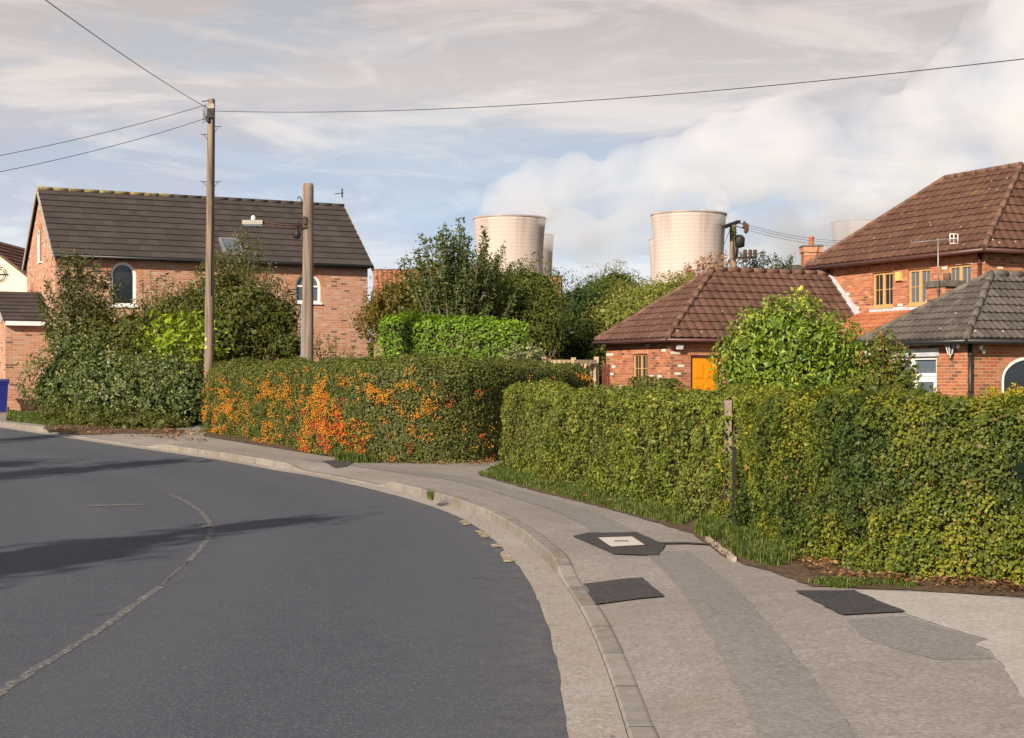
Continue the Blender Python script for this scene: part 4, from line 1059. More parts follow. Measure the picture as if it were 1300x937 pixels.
for k in range(16):
    t = k / 16; x = x0_ + (x1_ - x0_) * t; mb.tube([(x, -.1, hh - .1 + .1 * t), (x, .1, hh - .1 + .1 * t)], .006, 5); mb.tube([(x, 0, hh - .15 + .1 * t), (x, 0, hh - .05 + .1 * t)], .006, 5)
mb.build('boom', M['metal'], ya)
mb = MB()
for dz in (-.12, 0, .12): mb.tube([(x1_ - .16, -.0, hh + dz), (x1_ + .04, 0, hh + dz)], .011, 6)
for dx in (-.16, -.06, .04): mb.tube([(x1_ + dx, 0, hh - .12), (x1_ + dx, 0, hh + .12)], .011, 6)
mb.build('reflector', M['white'], ya)

# ---- grey roofed house behind, with chimney
Yb = 60; q0 = at(985, 345, Yb); bh = thing('distant_house', 'grey tiled roof end with brick chimney and clay pot behind the brown outbuilding roof', 'house', (q0.x, Yb, terr(Yb)))
zz = lambda py: EYE + (HY - py) / F * Yb - terr(Yb)
mb = MB(); mb.b2((.6, .3, 0), (8, 5, zz(352))); mb.build('wall', M['brick_h'], bh)
roof_plane(bh, (0, 0, zz(352)), (8.4, 0, zz(352)), (.75, 2.6, zz(334) + .1), (8, 2.6, zz(333) + .1), M['tile_grey'], roll=.3, amp=.02)
cx_ = at(1044, 300, Yb).x - q0.x; mb = MB(); mb.b2((cx_ - .36, 1.9, 0), (cx_ + .36, 2.6, zz(309))); chm = mb.build('chimney', M['brick_h'], bh)
mb = MB(); mb.b2((cx_ - .41, 1.85, zz(315)), (cx_ + .41, 2.65, zz(308))); mb.build('corbel', M['brick_arch'], chm)
mb = MB(); mb.b2((cx_ - .43, 1.83, zz(308)), (cx_ + .43, 2.67, zz(306))); mb.build('cap', M['cap_grey'], chm)
mb = MB(); mb.lathe((cx_, 2.2, zz(306)), [(.15, 0), (.11, .08), (.1, .3), (.13, .33), (.1, .4)], 12, True); mb.build('chimney_pot', M['cowl'], chm)

# ---- two terracotta roofs seen through the trees
def gable_house(name, label, px0, px1, pyr, pye, Y, depth, mat, skew=0.0, chm=False):
    a = at(px0, pye, Y); b = at(px1, pye, Y); rt = thing(name, label, 'house', (a.x, Y, terr(Y)), skew)
    L_ = (b - a).length; ze = EYE + (HY - pye) / F * Y - terr(Y); zr = EYE + (HY - pyr) / F * (Y + depth / 2) - terr(Y)
    wall(rt, (0, 0), (L_, 0), -.2, ze, [], M['brick_l']); wall(rt, (L_, 0), (L_, depth), -.2, ze, [], M['brick_l']); wall(rt, (0, depth), (0, 0), -.2, ze, [], M['brick_l'])
    for xx in (0, L_):
        mb = MB(); P = [(xx, depth, ze), (xx, 0, ze), (xx, depth / 2, zr - .04)]; mb.face(P, [(p[1], p[2]) for p in P]); mb.build('gable_wall', M['cream'], rt)
    rf = roof_plane(rt, (-.1, -.2, ze - .05), (L_ + .1, -.2, ze - .05), (-.1, depth / 2, zr), (L_ + .1, depth / 2, zr), mat, roll=.24, amp=.05)
    roof_plane(rf, (L_ + .1, depth + .2, ze - .05), (-.1, depth + .2, ze - .05), (L_ + .1, depth / 2, zr), (-.1, depth / 2, zr), mat, roll=.24, amp=.05, name='roof_slope')
    ridge(rf, (-.1, depth / 2, zr + .02), (L_ + .1, depth / 2, zr + .02), M['cap_brown'])
    mb = MB(); mb.bar((-.12, -.2, ze - .08), (-.12, depth / 2, zr - .04), .05, .18); mb.build('verge', M['cement'], rf)
    return rt
gable_house('cottage', 'terracotta tiled cottage roof just right of the orange brick house gable', 479, 560, 344, 392, 72, 6, M['tile_terra'], .12)
gable_house('cottage', 'terracotta tiled roof glimpsed through the trees below the left cooling tower', 612, 706, 353, 410, 78, 6, M['tile_terra'], -.1)
def bl(px, py, Y, rx, rz, ry=None):       # blob: centre through (px,py) at distance Y, radii in metres
    p = at(px, py, Y); return (p.x, p.y, p.z, rx, ry or rx, rz)
# ================================================================ POLES, WIRES, STREET FURNITURE
Y1 = 37.6; pb = at(264.5, 480, Y1); pb.z = terr(Y1) + .05; ptop = at(268.5, 126, Y1)
pole = thing('telegraph_pole', 'tall slim timber telegraph pole with climbing steps beside the berried hedge', 'telegraph pole', pb)
mb = MB(); pts = [Vector((0, 0, 0)).lerp(ptop - pb, t) for t in (0, .2, .4, .6, .8, 1)]
mb.tube(pts, [.125, .12, .115, .108, .1, .092], 14); mb.build('pole', M['wood'], pole)
mb = MB(); mb.tube([p + Vector((.06, -.1, 0)) for p in pts[2:]], .014, 6); mb.build('cable_run', M['cable'], pole)
hp_ = lambda py: Vector((0, 0, 0)).lerp(ptop - pb, (EYE + (HY - py) / F * Y1 - pb.z) / (ptop.z - pb.z))
for py, sides in ((161, (1,)), (171, (-1,)), (231, (1, -1))):
    for s in sides:
        mb = MB(); p = hp_(py); mb.tube([p, p + Vector((s * .24, -.03, 0)), p + Vector((s * .25, -.03, .03))], .009, 6); mb.tube([p + Vector((s * .19, -.03, 0)), p + Vector((s * .09, 0, -.13))], .007, 5); mb.build('step_iron', M['dark'], pole)
mb = MB(); p = hp_(136); mb.box(p + Vector((.03, -.12, 0)), (.14, .1, .12)); mb.build('junction_box', M['lamp'], pole, .01)
mb = MB(); p = hp_(146)
mb.box(p + Vector((0, -.1, .02)), (.17, .1, .22)); mb.box(p + Vector((-.07, -.12, -.12)), (.08, .08, .14))
for k in range(5): mb.tube([p + Vector((-.12, -.05, .25 - k * .07)), p + Vector((-.2, -.08, .1 - k * .08)), p + Vector((-.05, -.1, -.12))], .007, 5)
mb.build('cable_bracket', M['dark'], pole)
mb = MB(); p = hp_(128); mb.tube([p + Vector((-.03, -.06, 0)), p + Vector((-.22, -.1, -.04))], .012, 6); mb.build('hook', M['dark'], pole)
p = hp_(431)
for dz_ in (0, -.2):
    mb = MB(); mb.box(p + Vector((-.06, -.12, dz_)), (.05, .01, .08)); mb.build('tag_plate', M['yellow'], pole)

def wire(name, label, pts, r=.009, sag=0.0, n=24):
    a, b = pts; mb = MB(); P = []
    for i in range(n + 1):
        t = i / n; p = Vector(a).lerp(Vector(b), t); p.z -= sag * 4 * t * (1 - t); P.append(p)
    o_ = Vector(a); mb.tube([p - o_ for p in P], r, 5, cap=False)
    w = mb.build(name, M['cable'], None); w.location = o_; tag(w, label, 'wire'); return w
wire('overhead_wire', 'long black wire from the telegraph pole top across the sky to the right edge', (at(272, 141, Y1), at(1530, 47, 18.5)), .007, .32, 40)
wire('overhead_wire', 'steep black wire from the telegraph pole up to the top left corner of the sky', (at(263, 137, Y1), at(-60, -88, 17)), .0075, .10)
wire('overhead_wire', 'upper of the two wires from the telegraph pole to the left edge', (at(262, 133, Y1), at(-120, 219, 30)), .007, .12)
wire('overhead_wire', 'lower of the two wires from the telegraph pole to the left edge', (at(262, 150, Y1), at(-120, 239, 29)), .007, .15)

Y2 = 35.6; sb = at(390, 470, Y2); sb.z = terr(Y2) + .05; stp = at(391.5, 233, Y2)
sl_ = thing('street_lamp', 'shorter thick timber pole with a rusty street lamp arm reaching left', 'street lamp', sb)
mb = MB(); pts = [Vector((0, 0, 0)).lerp(stp - sb, t) for t in (0, .3, .6, .9, .985, 1)]
mb.tube(pts, [.142, .138, .132, .128, .126, .112], 16); mb.build('pole', M['wood2'], sl_)
q = lambda px, py, dy=0.0: at(px, py, Y2 + dy) - sb
mb = MB(); mb.tube([q(384, 287, -.1), q(360, 285.5, -.15), q(334, 282, -.2)], .022, 8); mb.tube([q(384, 290, -.1), q(360, 289, -.15), q(334, 284, -.2)], .012, 6)
mb.tube([q(379, 279, -.1), q(379, 295, -.1)], .016, 6); mb.build('lamp_arm', M['rust'], sl_)
mb = MB(); mb.box(q(321, 282.5, -.2), (.48, .17, .10)); lh = mb.build('lamp_housing', M['lamp'], sl_, .02)
mb = MB(); mb.box(q(321, 286, -.2), (.42, .15, .05)); mb.build('lamp_lens', M['glass_blue'], lh, .015)
mb = MB(); mb.lathe(q(321.5, 278.5, -.2), [(.05, -.03), (.055, .02), (.05, .06), (.03, .085), (.005, .095)], 14, True); mb.build('photocell', M['white'], lh)
mb = MB(); c = q(377, 297, -.12)
mb.lathe(c, [(.02, -.12), (.07, -.1), (.09, 0), (.06, .07), (.02, .13)], 10, True); mb.tube([c + Vector((0, 0, .1)), c + Vector((.02, 0, .3))], .013, 5); mb.tube([c + Vector((.06, 0, 0)), c + Vector((.14, 0, .12)), c + Vector((.08, 0, .28))], .012, 5)
mb.tube([c + Vector((-.09, 0, .05)), c + Vector((-.12, 0, -.05)), c + Vector((.0, -.03, -.1))], .01, 5)
mb.build('old_fitting', M['dark'], sl_)
mb = MB(); mb.tube([q(384.5, 262), q(383, 254), q(381, 250), q(378.5, 250), q(378, 253)], .014, 6); mb.build('hook', M['dark'], sl_)
mb = MB(); mb.box(q(387, 280, -.14), (.09, .05, .18)); mb.box(q(387, 288, -.14), (.09, .05, .06)); mb.build('bracket', M['rust'], sl_)
mb = MB(); mb.tube([q(383.6, 386, -.06), Vector((-.13, -.06, 0))], .026, 8); mb.build('conduit', M['pipe'], sl_)

# far transformer pole
Y3 = 57.0; tb = at(931, 360, Y3); tb.z = terr(Y3)
tp = thing('transformer_pole', 'weathered pole with tilted crossarm, transformer and insulators above the brown tiled ridge', 'electricity pole', tb)
q = lambda px, py, dy=0.0: at(px, py, Y3 + dy) - tb
mb = MB(); mb.tube([(0, 0, 0), q(930.5, 286)], [.15, .125], 12); mb.build('pole', M['wood'], tp)
mb = MB(); mb.bar(q(918, 288.5, -.8), q(938, 281.5, .8), .14, .12); mb.build('crossarm', M['dark'], tp)
mb = MB()
for (x, y) in ((948, 288), (945, 285.5), (947, 291)): mb.lathe(q(x, y), [(.03, -.16), (.1, -.1), (.05, -.03), (.1, .03), (.05, .09), (.03, .14)], 8, True)
mb.tube([q(937, 283), q(948, 286)], .02, 5); mb.tube([q(934, 287), q(947, 291)], .02, 5); mb.build('strain_insulator', M['rust'], tp)
mb = MB(); mb.lathe(q(938.5, 306), [(.05, -.26), (.2, -.2), (.22, .1), (.15, .2), (.04, .24)], 12, True); mb.tube([q(933, 305), q(938, 305)], .04, 6); mb.tube([q(937, 311), q(935, 326)], .045, 6); mb.tube([q(941, 309), q(943, 314)], .03, 6)
mb.build('transformer', M['dark'], tp)
mb = MB(); mb.bar(q(930, 327.3), q(959, 327.3), .08, .08); mb.tube([q(932, 338), q(940, 328)], .025, 5); mb.build('lower_bracket', M['dark'], tp)
mb = MB()
for x in (946, 952.5, 958.5): mb.lathe(q(x, 324), [(.03, -.1), (.1, -.06), (.06, 0), (.1, .05), (.06, .1), (.09, .16), (.03, .22)], 8, True)
mb.tube([q(946, 328), q(946, 333)], .05, 6); mb.build('insulator', M['rust'], tp)
for dy, l in ((285.5, 'top'), (288.5, 'middle'), (292, 'lowest')):
    wire('power_line', '%s of the three thin power lines running right from the transformer pole' % l, (at(949, dy, Y3), at(1110, dy + 19, 66)), .008, .25)
wire('stay_wire', 'thin stay wire slanting down left from the transformer pole', (at(927, 291, Y3), at(905, 345, Y3)), .012, 0)

# wheelie bins
def wheelie(name, label, loc, rz, mat, h=1.07):
    r_ = thing(name, label, 'wheelie bin', loc, rz); s = h / 1.07
    mb = MB(); a, b = .235 * s, .29 * s; zb, zt = .06 * s, .98 * s
    lo = [(-a, -a), (a, -a), (a, a), (-a, a)]; hi = [(-b, -.34 * s), (b, -.34 * s), (b, .33 * s), (-b, .33 * s)]
    for i in range(4):
        j = (i + 1) % 4; mb.face([(*lo[i], zb), (*lo[j], zb), (*hi[j], zt), (*hi[i], zt)])
    mb.face([(*p, zb) for p in lo[::-1]]); mb.box((0, 0, zt - .03), (2 * b + .04, .71 * s, .05)); mb.build('body', mat, r_, .012)
    mb = MB(); w = b + .035
    for i in range(6):
        y0 = -.38 * s + i * .76 * s / 6; y1 = -.38 * s + (i + 1) * .76 * s / 6; f = lambda y: zt + .03 + .07 * s * (1 - (y / (.42 * s)) ** 2)
        mb.face([(-w, y0, f(y0)), (w, y0, f(y0)), (w, y1, f(y1)), (-w, y1, f(y1))]); mb.face([(-w, y0, zt), (-w, y0, f(y0)), (-w, y1, f(y1)), (-w, y1, zt)][::-1]); mb.face([(w, y0, zt), (w, y0, f(y0)), (w, y1, f(y1)), (w, y1, zt)])
    mb.face([(-w, -.38 * s, zt), (w, -.38 * s, zt), (w, -.38 * s, zt + .043), (-w, -.38 * s, zt + .043)]); mb.face([(-w, -.38 * s, zt), (-w, .38 * s, zt), (w, .38 * s, zt), (w, -.38 * s, zt)])
    mb.build('lid', mat, r_, .008)
    mb = MB(); mb.tube([(-b, .4 * s, zt), (b, .4 * s, zt)], .018, 8); mb.build('handle', mat, r_)
    for sx in (-1, 1):
        mb = MB(); mb.tube([(sx * .27 * s, .24 * s, .1 * s), (sx * .32 * s, .24 * s, .1 * s)], .1 * s, 16); mb.build('wheel', M['black'], r_)
    return r_
bn = at(-2, 500, 43.9); wheelie('wheelie_bin', 'blue wheelie bin in front of the brick outbuilding at the far left edge', (bn.x, 43.9, terr(43.9) + .06), R(20), M['bluebin'], 1.0)
gb = at(1285, 600, 10.1); wheelie('wheelie_bin', 'dark green wheelie bin cut by the right edge in front of the clipped hedge', (gb.x + .51, 10.4, .09), R(180), M['greenbin'], .93)

# ================================================================ HEDGES
def fp(px, Y): return ((px - CX) / F * Y, Y)
lf_path = [fp(253, 35.8), fp(300, 33.6), fp(350, 31.3), fp(400, 29.1), fp(440, 27.6), fp(480, 26.9), fp(540, 26.5), fp(615, 26.9), fp(680, 29), fp(765, 33)]
rootL, surfL, lumpL, LL, OL, frL = hedge('berried_hedge', 'long clipped dark green hedge covered in orange and red berries', lf_path,
    lambda s: 2.02 - .06 * np.clip(s / 16, 0, 1), 1.25, L['pyra'], .042, 1750, seed=4, bulge=.09, round_=.45, rough=.06)
# berries
def berries():
    n = 120000; s = rng.random(n) * LL; q = rng.random(n) * .5
    X, N, zz = surfL(s, q); px = CX + X[:, 0] / X[:, 1] * F; py = HY - (X[:, 2] - EYE) / X[:, 1] * F
    def gs(cx, cy, sx, sy, a): return a * np.exp(-((px - cx) / sx) ** 2 - ((py - cy) / sy) ** 2)
    dO = gs(275, 520, 32, 42, 1.1) + gs(320, 530, 45, 30, .45) + gs(400, 505, 45, 28, .75) + gs(470, 500, 55, 26, .85) + gs(505, 492, 38, 18, .8) + gs(525, 535, 38, 34, .4) + gs(430, 545, 60, 30, .5) + gs(540, 525, 25, 22, .25) + gs(590, 545, 60, 30, .03) + gs(370, 550, 60, 22, .3) + gs(345, 500, 18, 18, .4)
    dO += gs(690, 480, 40, 7, .22) + gs(745, 484, 22, 7, .3) + gs(620, 560, 6, 25, .15) + gs(500, 582, 60, 5, .3)
    dR = gs(425, 545, 34, 30, .5) + gs(452, 510, 20, 14, .35) + gs(385, 520, 25, 16, .12) + gs(410, 568, 40, 12, .3) + gs(585, 500, 26, 8, .2) + gs(565, 525, 14, 12, .07) + gs(614, 550, 5, 40, .22) + gs(620, 585, 6, 12, .15) + gs(530, 575, 30, 8, .12)
    cl = vnoise(X, 4.5, 77); cl2 = vnoise(X, 2.0, 31); m = np.clip((cl - .36) * 3.2, 0, 1.5) * (.35 + cl2 * .8) * np.clip((py - 466) / 14, .02, 1)
    keep = rng.random(n) < np.clip((dO + dR) * m * .072, 0, 1)
    X, N, dO, dR = X[keep], N[keep], dO[keep], dR[keep]
    red = rng.random(len(X)) < dR / (dO + dR + 1e-6) * 1.0
    per = 8; C = np.repeat(X + N * (lumpL(X)[:, None] + .012), per, 0); Nn = np.repeat(N, per, 0); k = len(C)
    C = C + rng.normal(size=(k, 3)) * np.array([.04, .04, .032]) + Nn * .02 * rng.random((k, 1)); r = .0115 * rng.uniform(.8, 1.35, k)
    tint = np.clip(np.where(np.repeat(red, per), .12 + .18 * rng.random(k), .46 + .5 * rng.random(k)), 0, 1)
    D = np.array([[1, 0, 0], [-1, 0, 0], [0, 1, 0], [0, -1, 0], [0, 0, 1], [0, 0, -1]], float)
    V = (C[:, None, :] + D[None] * r[:, None, None]).reshape(-1, 3); i = (np.arange(k) * 6)[:, None, None]
    Fc = np.array([[0, 2, 4], [2, 1, 4], [1, 3, 4], [3, 0, 4], [2, 0, 5], [1, 2, 5], [3, 1, 5], [0, 3, 5]]); T = (i + Fc[None]).reshape(-1, 3)
    b = tri_mesh('berries', V - OL, T, L['berry'], rootL, np.repeat(tint, 6), smooth=True); b['kind'] = 'stuff'; print('berries', k)
berries()
r1_path = [fp(630, 25.4), fp(650, 24.2), fp(700, 21.9), fp(780, 19), fp(850, 17.1), fp(925, 15.45)]
hedge('clipped_hedge', 'shorter clipped yellow green hedge left of the concrete gate post', r1_path, lambda s: 1.485 - .03 * np.clip(s / 10, 0, 1), .95, L['privet'], .038, 2600, seed=8, endr=.22, bulge=.13, round_=.2, rough=.13, aspect=.7)
r2_path = [fp(922, 15.5), fp(1000, 13.2), fp(1060, 12.15), (2.9, 11.35), (3.75, 10.95), (5.2, 10.7), (7.5, 10.6)]
hedge('clipped_hedge', 'long clipped mixed leaf hedge running from the concrete gate post to the right edge', r2_path, lambda s: 1.45 - .03 * np.clip(s / 6, 0, 1), .9, L['privet2'], .0275, 6400, seed=15, endr=.22, bulge=.12, round_=.15, rough=.12, aspect=.72)
# clipped low hedge inside
lowp = [fp(788, 33.5), fp(830, 33.2), fp(872, 33.2)]
hedge('low_hedge', 'low rounded dark green hedge in front of the tan window', lowp, lambda s: 1.66 + 0 * s, 1.0, L['pyra'], .05, 700, seed=33, round_=.3, zbase=.3)
# post between the hedges
po = on_ground(927, 674, .09); post = thing('gate_post', 'pale concrete post in the gap between the two clipped hedges', 'gate post', (at(924, 600, 15.66).x, 15.66, .09))
mb = MB(); mb.b2((-.035, -.04, 0), (.035, .04, EYE - .09 + (HY - 508) / F * 15.72)); mb.build('post', M['postc'], post, .008)
k = thing('metal_stake', 'thin black metal stake against the foot of the concrete gate post', 'stake', (at(932, 600, 15.05).x, 15.05, .09))
mb = MB(); zt = EYE + (HY - 570) / F * 15.0 - .09; mb.box((0, 0, zt / 2), (.035, .035, zt)); mb.build('stake', M['black'], k); mb = MB(); mb.box((0, 0, zt + .01), (.05, .05, .02)); mb.build('stake_cap', M['black'], k)

plant('ivy_clump', 'leafy growth hiding the lower part of the concrete gate post', 'ivy', (at(925, 600, 15.5).x, 15.5, .1), [bl(925, 620, 15.52, .1, .3, .06), bl(922, 655, 15.45, .12, .15, .07), bl(919, 588, 15.55, .07, .12, .05)], L['privet2'], .035, 1900, .08, lump=.05, nb=5, r0=.01, inner=False)
# fence and gate behind the berried hedge
fz = terr(38)
fc = thing('timber_fence', 'pale timber post and rail fence top showing behind the berried hedge', 'fence', (at(690, 460, 37).x, 37, fz))
fo = Vector((at(690, 460, 37).x, 37, fz))
for px, Yp, t in ((690, 37, 453.5), (728, 37.5, 454), (757, 38, 453)):
    a = at(px, t, Yp); mb = MB(); mb.b2((a.x - fo.x - .06, a.y - 37 - .06, 0), (a.x - fo.x + .06, a.y - 37 + .06, a.z - fz)); mb.build('post', M['fence'], fc)
for (x0, x1, dz) in ((690, 728, 456.5), (728, 757, 456.8)):
    a = at(x0, dz, 37.2); b = at(x1, dz, 37.8); mb = MB(); mb.bar((a.x - fo.x, a.y - 37, a.z - fz - .05), (b.x - fo.x, b.y - 37, b.z - fz - .05), .05, .1); mb.build('rail', M['fence'], fc)
    mb = MB(); mb.bar((a.x - fo.x, a.y - 37, .6), (b.x - fo.x, b.y - 37, .6), .05, .1); mb.build('rail', M['fence'], fc)
mb = MB(); a = at(690, 457.5, 37.15); b = at(757, 457.5, 37.85); nP = 12
for i in range(nP):
    t = (i + .5) / nP; p = a.lerp(b, t); mb.box((p.x - fo.x, p.y - 37 - .0, (p.z - fz) / 2), (.09, .02, p.z - fz))
mb.build('board', M['fence'], fc)
Yg = 41.5; ga = at(764, 462, Yg); gt = thing('side_gate', 'dark red brown boarded gate against the left end of the outbuilding', 'gate', (ga.x, Yg, terr(Yg)))
w_ = at(774.5, 462, Yg).x - ga.x; hg = ga.z - terr(Yg)
for i in range(3):
    mb = MB(); mb.b2((i * w_ / 3 + .005, 0, .05), ((i + 1) * w_ / 3 - .005, .03, hg)); mb.build('board', M['gate'], gt)
for zz_ in (.3, hg - .35):
    mb = MB(); mb.b2((0, .03, zz_), (w_, .07, zz_ + .1)); mb.build('rail', M['gate'], gt)

# ================================================================ GRASS AND LITTER
def on_poly(px, n, off=.09):
    P = [on_ground(x, y, off) for x, y in px]; A = np.array([(p.x, p.y) for p in P]); lo, hi = A.min(0), A.max(0); out = []
    while len(out) < n:
        q = lo + (hi - lo) * rng.random((n * 2, 2)); ins = np.zeros(len(q), bool); j = len(A) - 1
        for i in range(len(A)):
            c = ((A[i, 1] > q[:, 1]) != (A[j, 1] > q[:, 1])) & (q[:, 0] < (A[j, 0] - A[i, 0]) * (q[:, 1] - A[i, 1]) / (A[j, 1] - A[i, 1] + 1e-12) + A[i, 0]); ins ^= c; j = i
        out += list(q[ins])
    return np.array(out[:n])
def grass(name, px, n, h=.12, thr=.0, mat='grass', seed=1, dens=None):
    q = on_poly(px, n); P3 = np.concatenate([q, (np.vectorize(terr)(q[:, 1]) + .09)[:, None]], 1)
    c = vnoise(P3, 2.6, seed) * .6 + vnoise(P3, 7, seed + 1) * .4; keep = c > thr; P3 = P3[keep]; c = c[keep]; n = len(P3)
    d = rand_dir(n); d[:, 2] = 0; ln = h * rng.uniform(.4, 1.25, n) * (.5 + c); lean = rng.uniform(.3, 1.5, n)
    up = np.array([0, 0, 1.0]); side = norm(np.cross(d, up)) * .0035 * (P3[:, 1:2] / 14) ** .7
    mid = P3 + up * (ln * .6)[:, None] + d * (ln * .2 * lean)[:, None]; tip = P3 + up * (ln * (1 - .35 * lean))[:, None] + d * (ln * .75 * lean)[:, None]
    V = np.stack([P3 - side, P3 + side, mid + side * .8, mid - side * .8, tip], 1).reshape(-1, 3); i = np.arange(n) * 5
    T = np.concatenate([np.stack([i, i + 1, i + 2], 1), np.stack([i, i + 2, i + 3], 1), np.stack([i + 3, i + 2, i + 4], 1)])
    return tag(tri_mesh(name, V, T, L[mat], None, np.repeat(np.clip(rng.random(n) * .9 + .1 * rng.random(n), 0, 1), 5)), kind='stuff')
g1 = grass('grass', [(606, 603), (640, 611), (690, 624), (760, 642), (820, 658), (866, 668), (890, 655), (800, 622), (720, 603), (640, 588)], 26000, .085, .3)
tag(g1, 'strip of green grass along the foot of the shorter clipped hedge', 'grass')
tag(grass('grass', [(880, 676), (905, 690), (930, 706), (985, 722), (1038, 724), (1040, 700), (1000, 690), (940, 662), (890, 660)], 15000, .11, .4, seed=5), 'tufts of grass in the gap below the gate post', 'grass')
tag(grass('grass', [(1025, 741), (1060, 747), (1100, 748), (1165, 747), (1165, 741), (1100, 738), (1050, 737)], 4500, .045, .42, seed=9), 'thin line of grass at the edge of the concrete drive', 'grass')
tag(grass('grass', [(8, 535), (50, 540), (75, 543), (75, 536), (55, 526), (10, 523)], 12000, .1, .1, seed=12), 'grass in front of the brick outbuilding', 'grass')
tag(grass('grass', [(425, 585), (445, 588), (480, 588), (480, 580), (435, 574)], 5000, .22, .2, seed=14), 'tuft of grass at the foot of the berried hedge', 'grass')
tag(grass('weed', [(543, 634), (549, 636), (551, 633), (546, 631)], 140, .13, .0, seed=16), 'small green weed growing in the kerb joint', 'weed')
def litter(name, px, n, size, label, thr=.3, onroad=False):
    q = on_poly(px, n); P3 = np.concatenate([q, (np.vectorize(terr)(q[:, 1]) + .11)[:, None]], 1); c = vnoise(P3, 2.2, 40); P3 = P3[c > thr]; n = len(P3)
    P3[:, 2] += rng.random(n) * .03
    V, T, Q = leaf_arrays(P3, np.tile([0, 0, 1.0], (n, 1)), size, rng.random(n), .6, .5, 0, .3)
    tag(tri_mesh(name, V, T, L['litter'], None, Q), label, 'fallen leaves', kind='stuff')
litter('fallen_leaves', [(985, 705), (1040, 733), (1150, 745), (1320, 757), (1320, 735), (1150, 718), (1000, 690)], 1500, .045, 'brown fallen leaves on the soil under the right hedge', .4)
litter('fallen_leaves', [(690, 622), (860, 668), (925, 712), (945, 700), (870, 655), (700, 605)], 500, .045, 'scattered fallen leaves along the grass verge', .45)
litter('fallen_leaves', [(440, 588), (620, 592), (620, 584), (440, 580)], 900, .05, 'fallen berries and leaves under the berried hedge', .3)
litter('fallen_leaves', [(70, 549), (262, 562), (262, 548), (70, 540)], 900, .07, 'fallen leaves under the tall left shrubs', .35)
# small debris along the channel and pavement
def specks():
    n = 420; idx = rng.integers(5, len(KC) - 60, n); V = []; T = []; Q = []
    off = np.where(rng.random(n) < .55, -.26 * rng.random(n) - .0, .16 + 2.4 * rng.random(n) ** 1.5); P = []
    for i, o_ in zip(idx, off):
        p = KC[int(i)] + knormal(int(i)) * float(o_); z = terr(p.y) + .012 if o_ < 0 else foot_z(p) + .008; P.append((p.x, p.y, z))
    P = np.array(P); V, T, Q = leaf_arrays(P, np.tile([0, 0, 1.0], (n, 1)), .016, rng.random(n), .7, .7, 0, .4)
    tag(tri_mesh('grit', V, T, L['litter'], None, Q), 'scattered grit and tiny dry leaves on the channel and footway', 'grit', kind='stuff')
specks()

# ================================================================ SHRUBS AND TREES
def G0(px, Y): return (at(px, 0, Y).x, Y, terr(Y) + .05)
# left mass
plant('ivy_bank', 'bank of glossy ivy leaves along the footway below the brick house', 'ivy', G0(120, 40), [bl(78, 495, 41.5, 1.0, 1.15), bl(118, 500, 40.2, 1.15, 1.1), bl(160, 505, 39, 1.15, 1.1), bl(95, 455, 42, .9, 1.0), bl(135, 470, 41, 1.1, .9)], L['ivy'], .085, 200, .35)
plant('ivy_bank', 'pale edged ivy and bramble between the bright green shrub and the footway', 'ivy', G0(225, 38), [bl(205, 510, 38.2, .95, 1.05), bl(238, 508, 37.6, .8, 1.1), bl(220, 480, 38.5, .95, .8)], L['ivy'], .08, 200, .32)
plant('dark_shrub', 'dark green shrub under the arched window with rounded top', 'shrub', G0(180, 41), [bl(170, 440, 41.5, 1.3, 1.35), bl(200, 460, 41, 1.2, 1.1), bl(145, 440, 42.5, .9, 1.0), bl(125, 425, 42.8, .7, 1.0)], L['shrub'], .075, 200, .35)
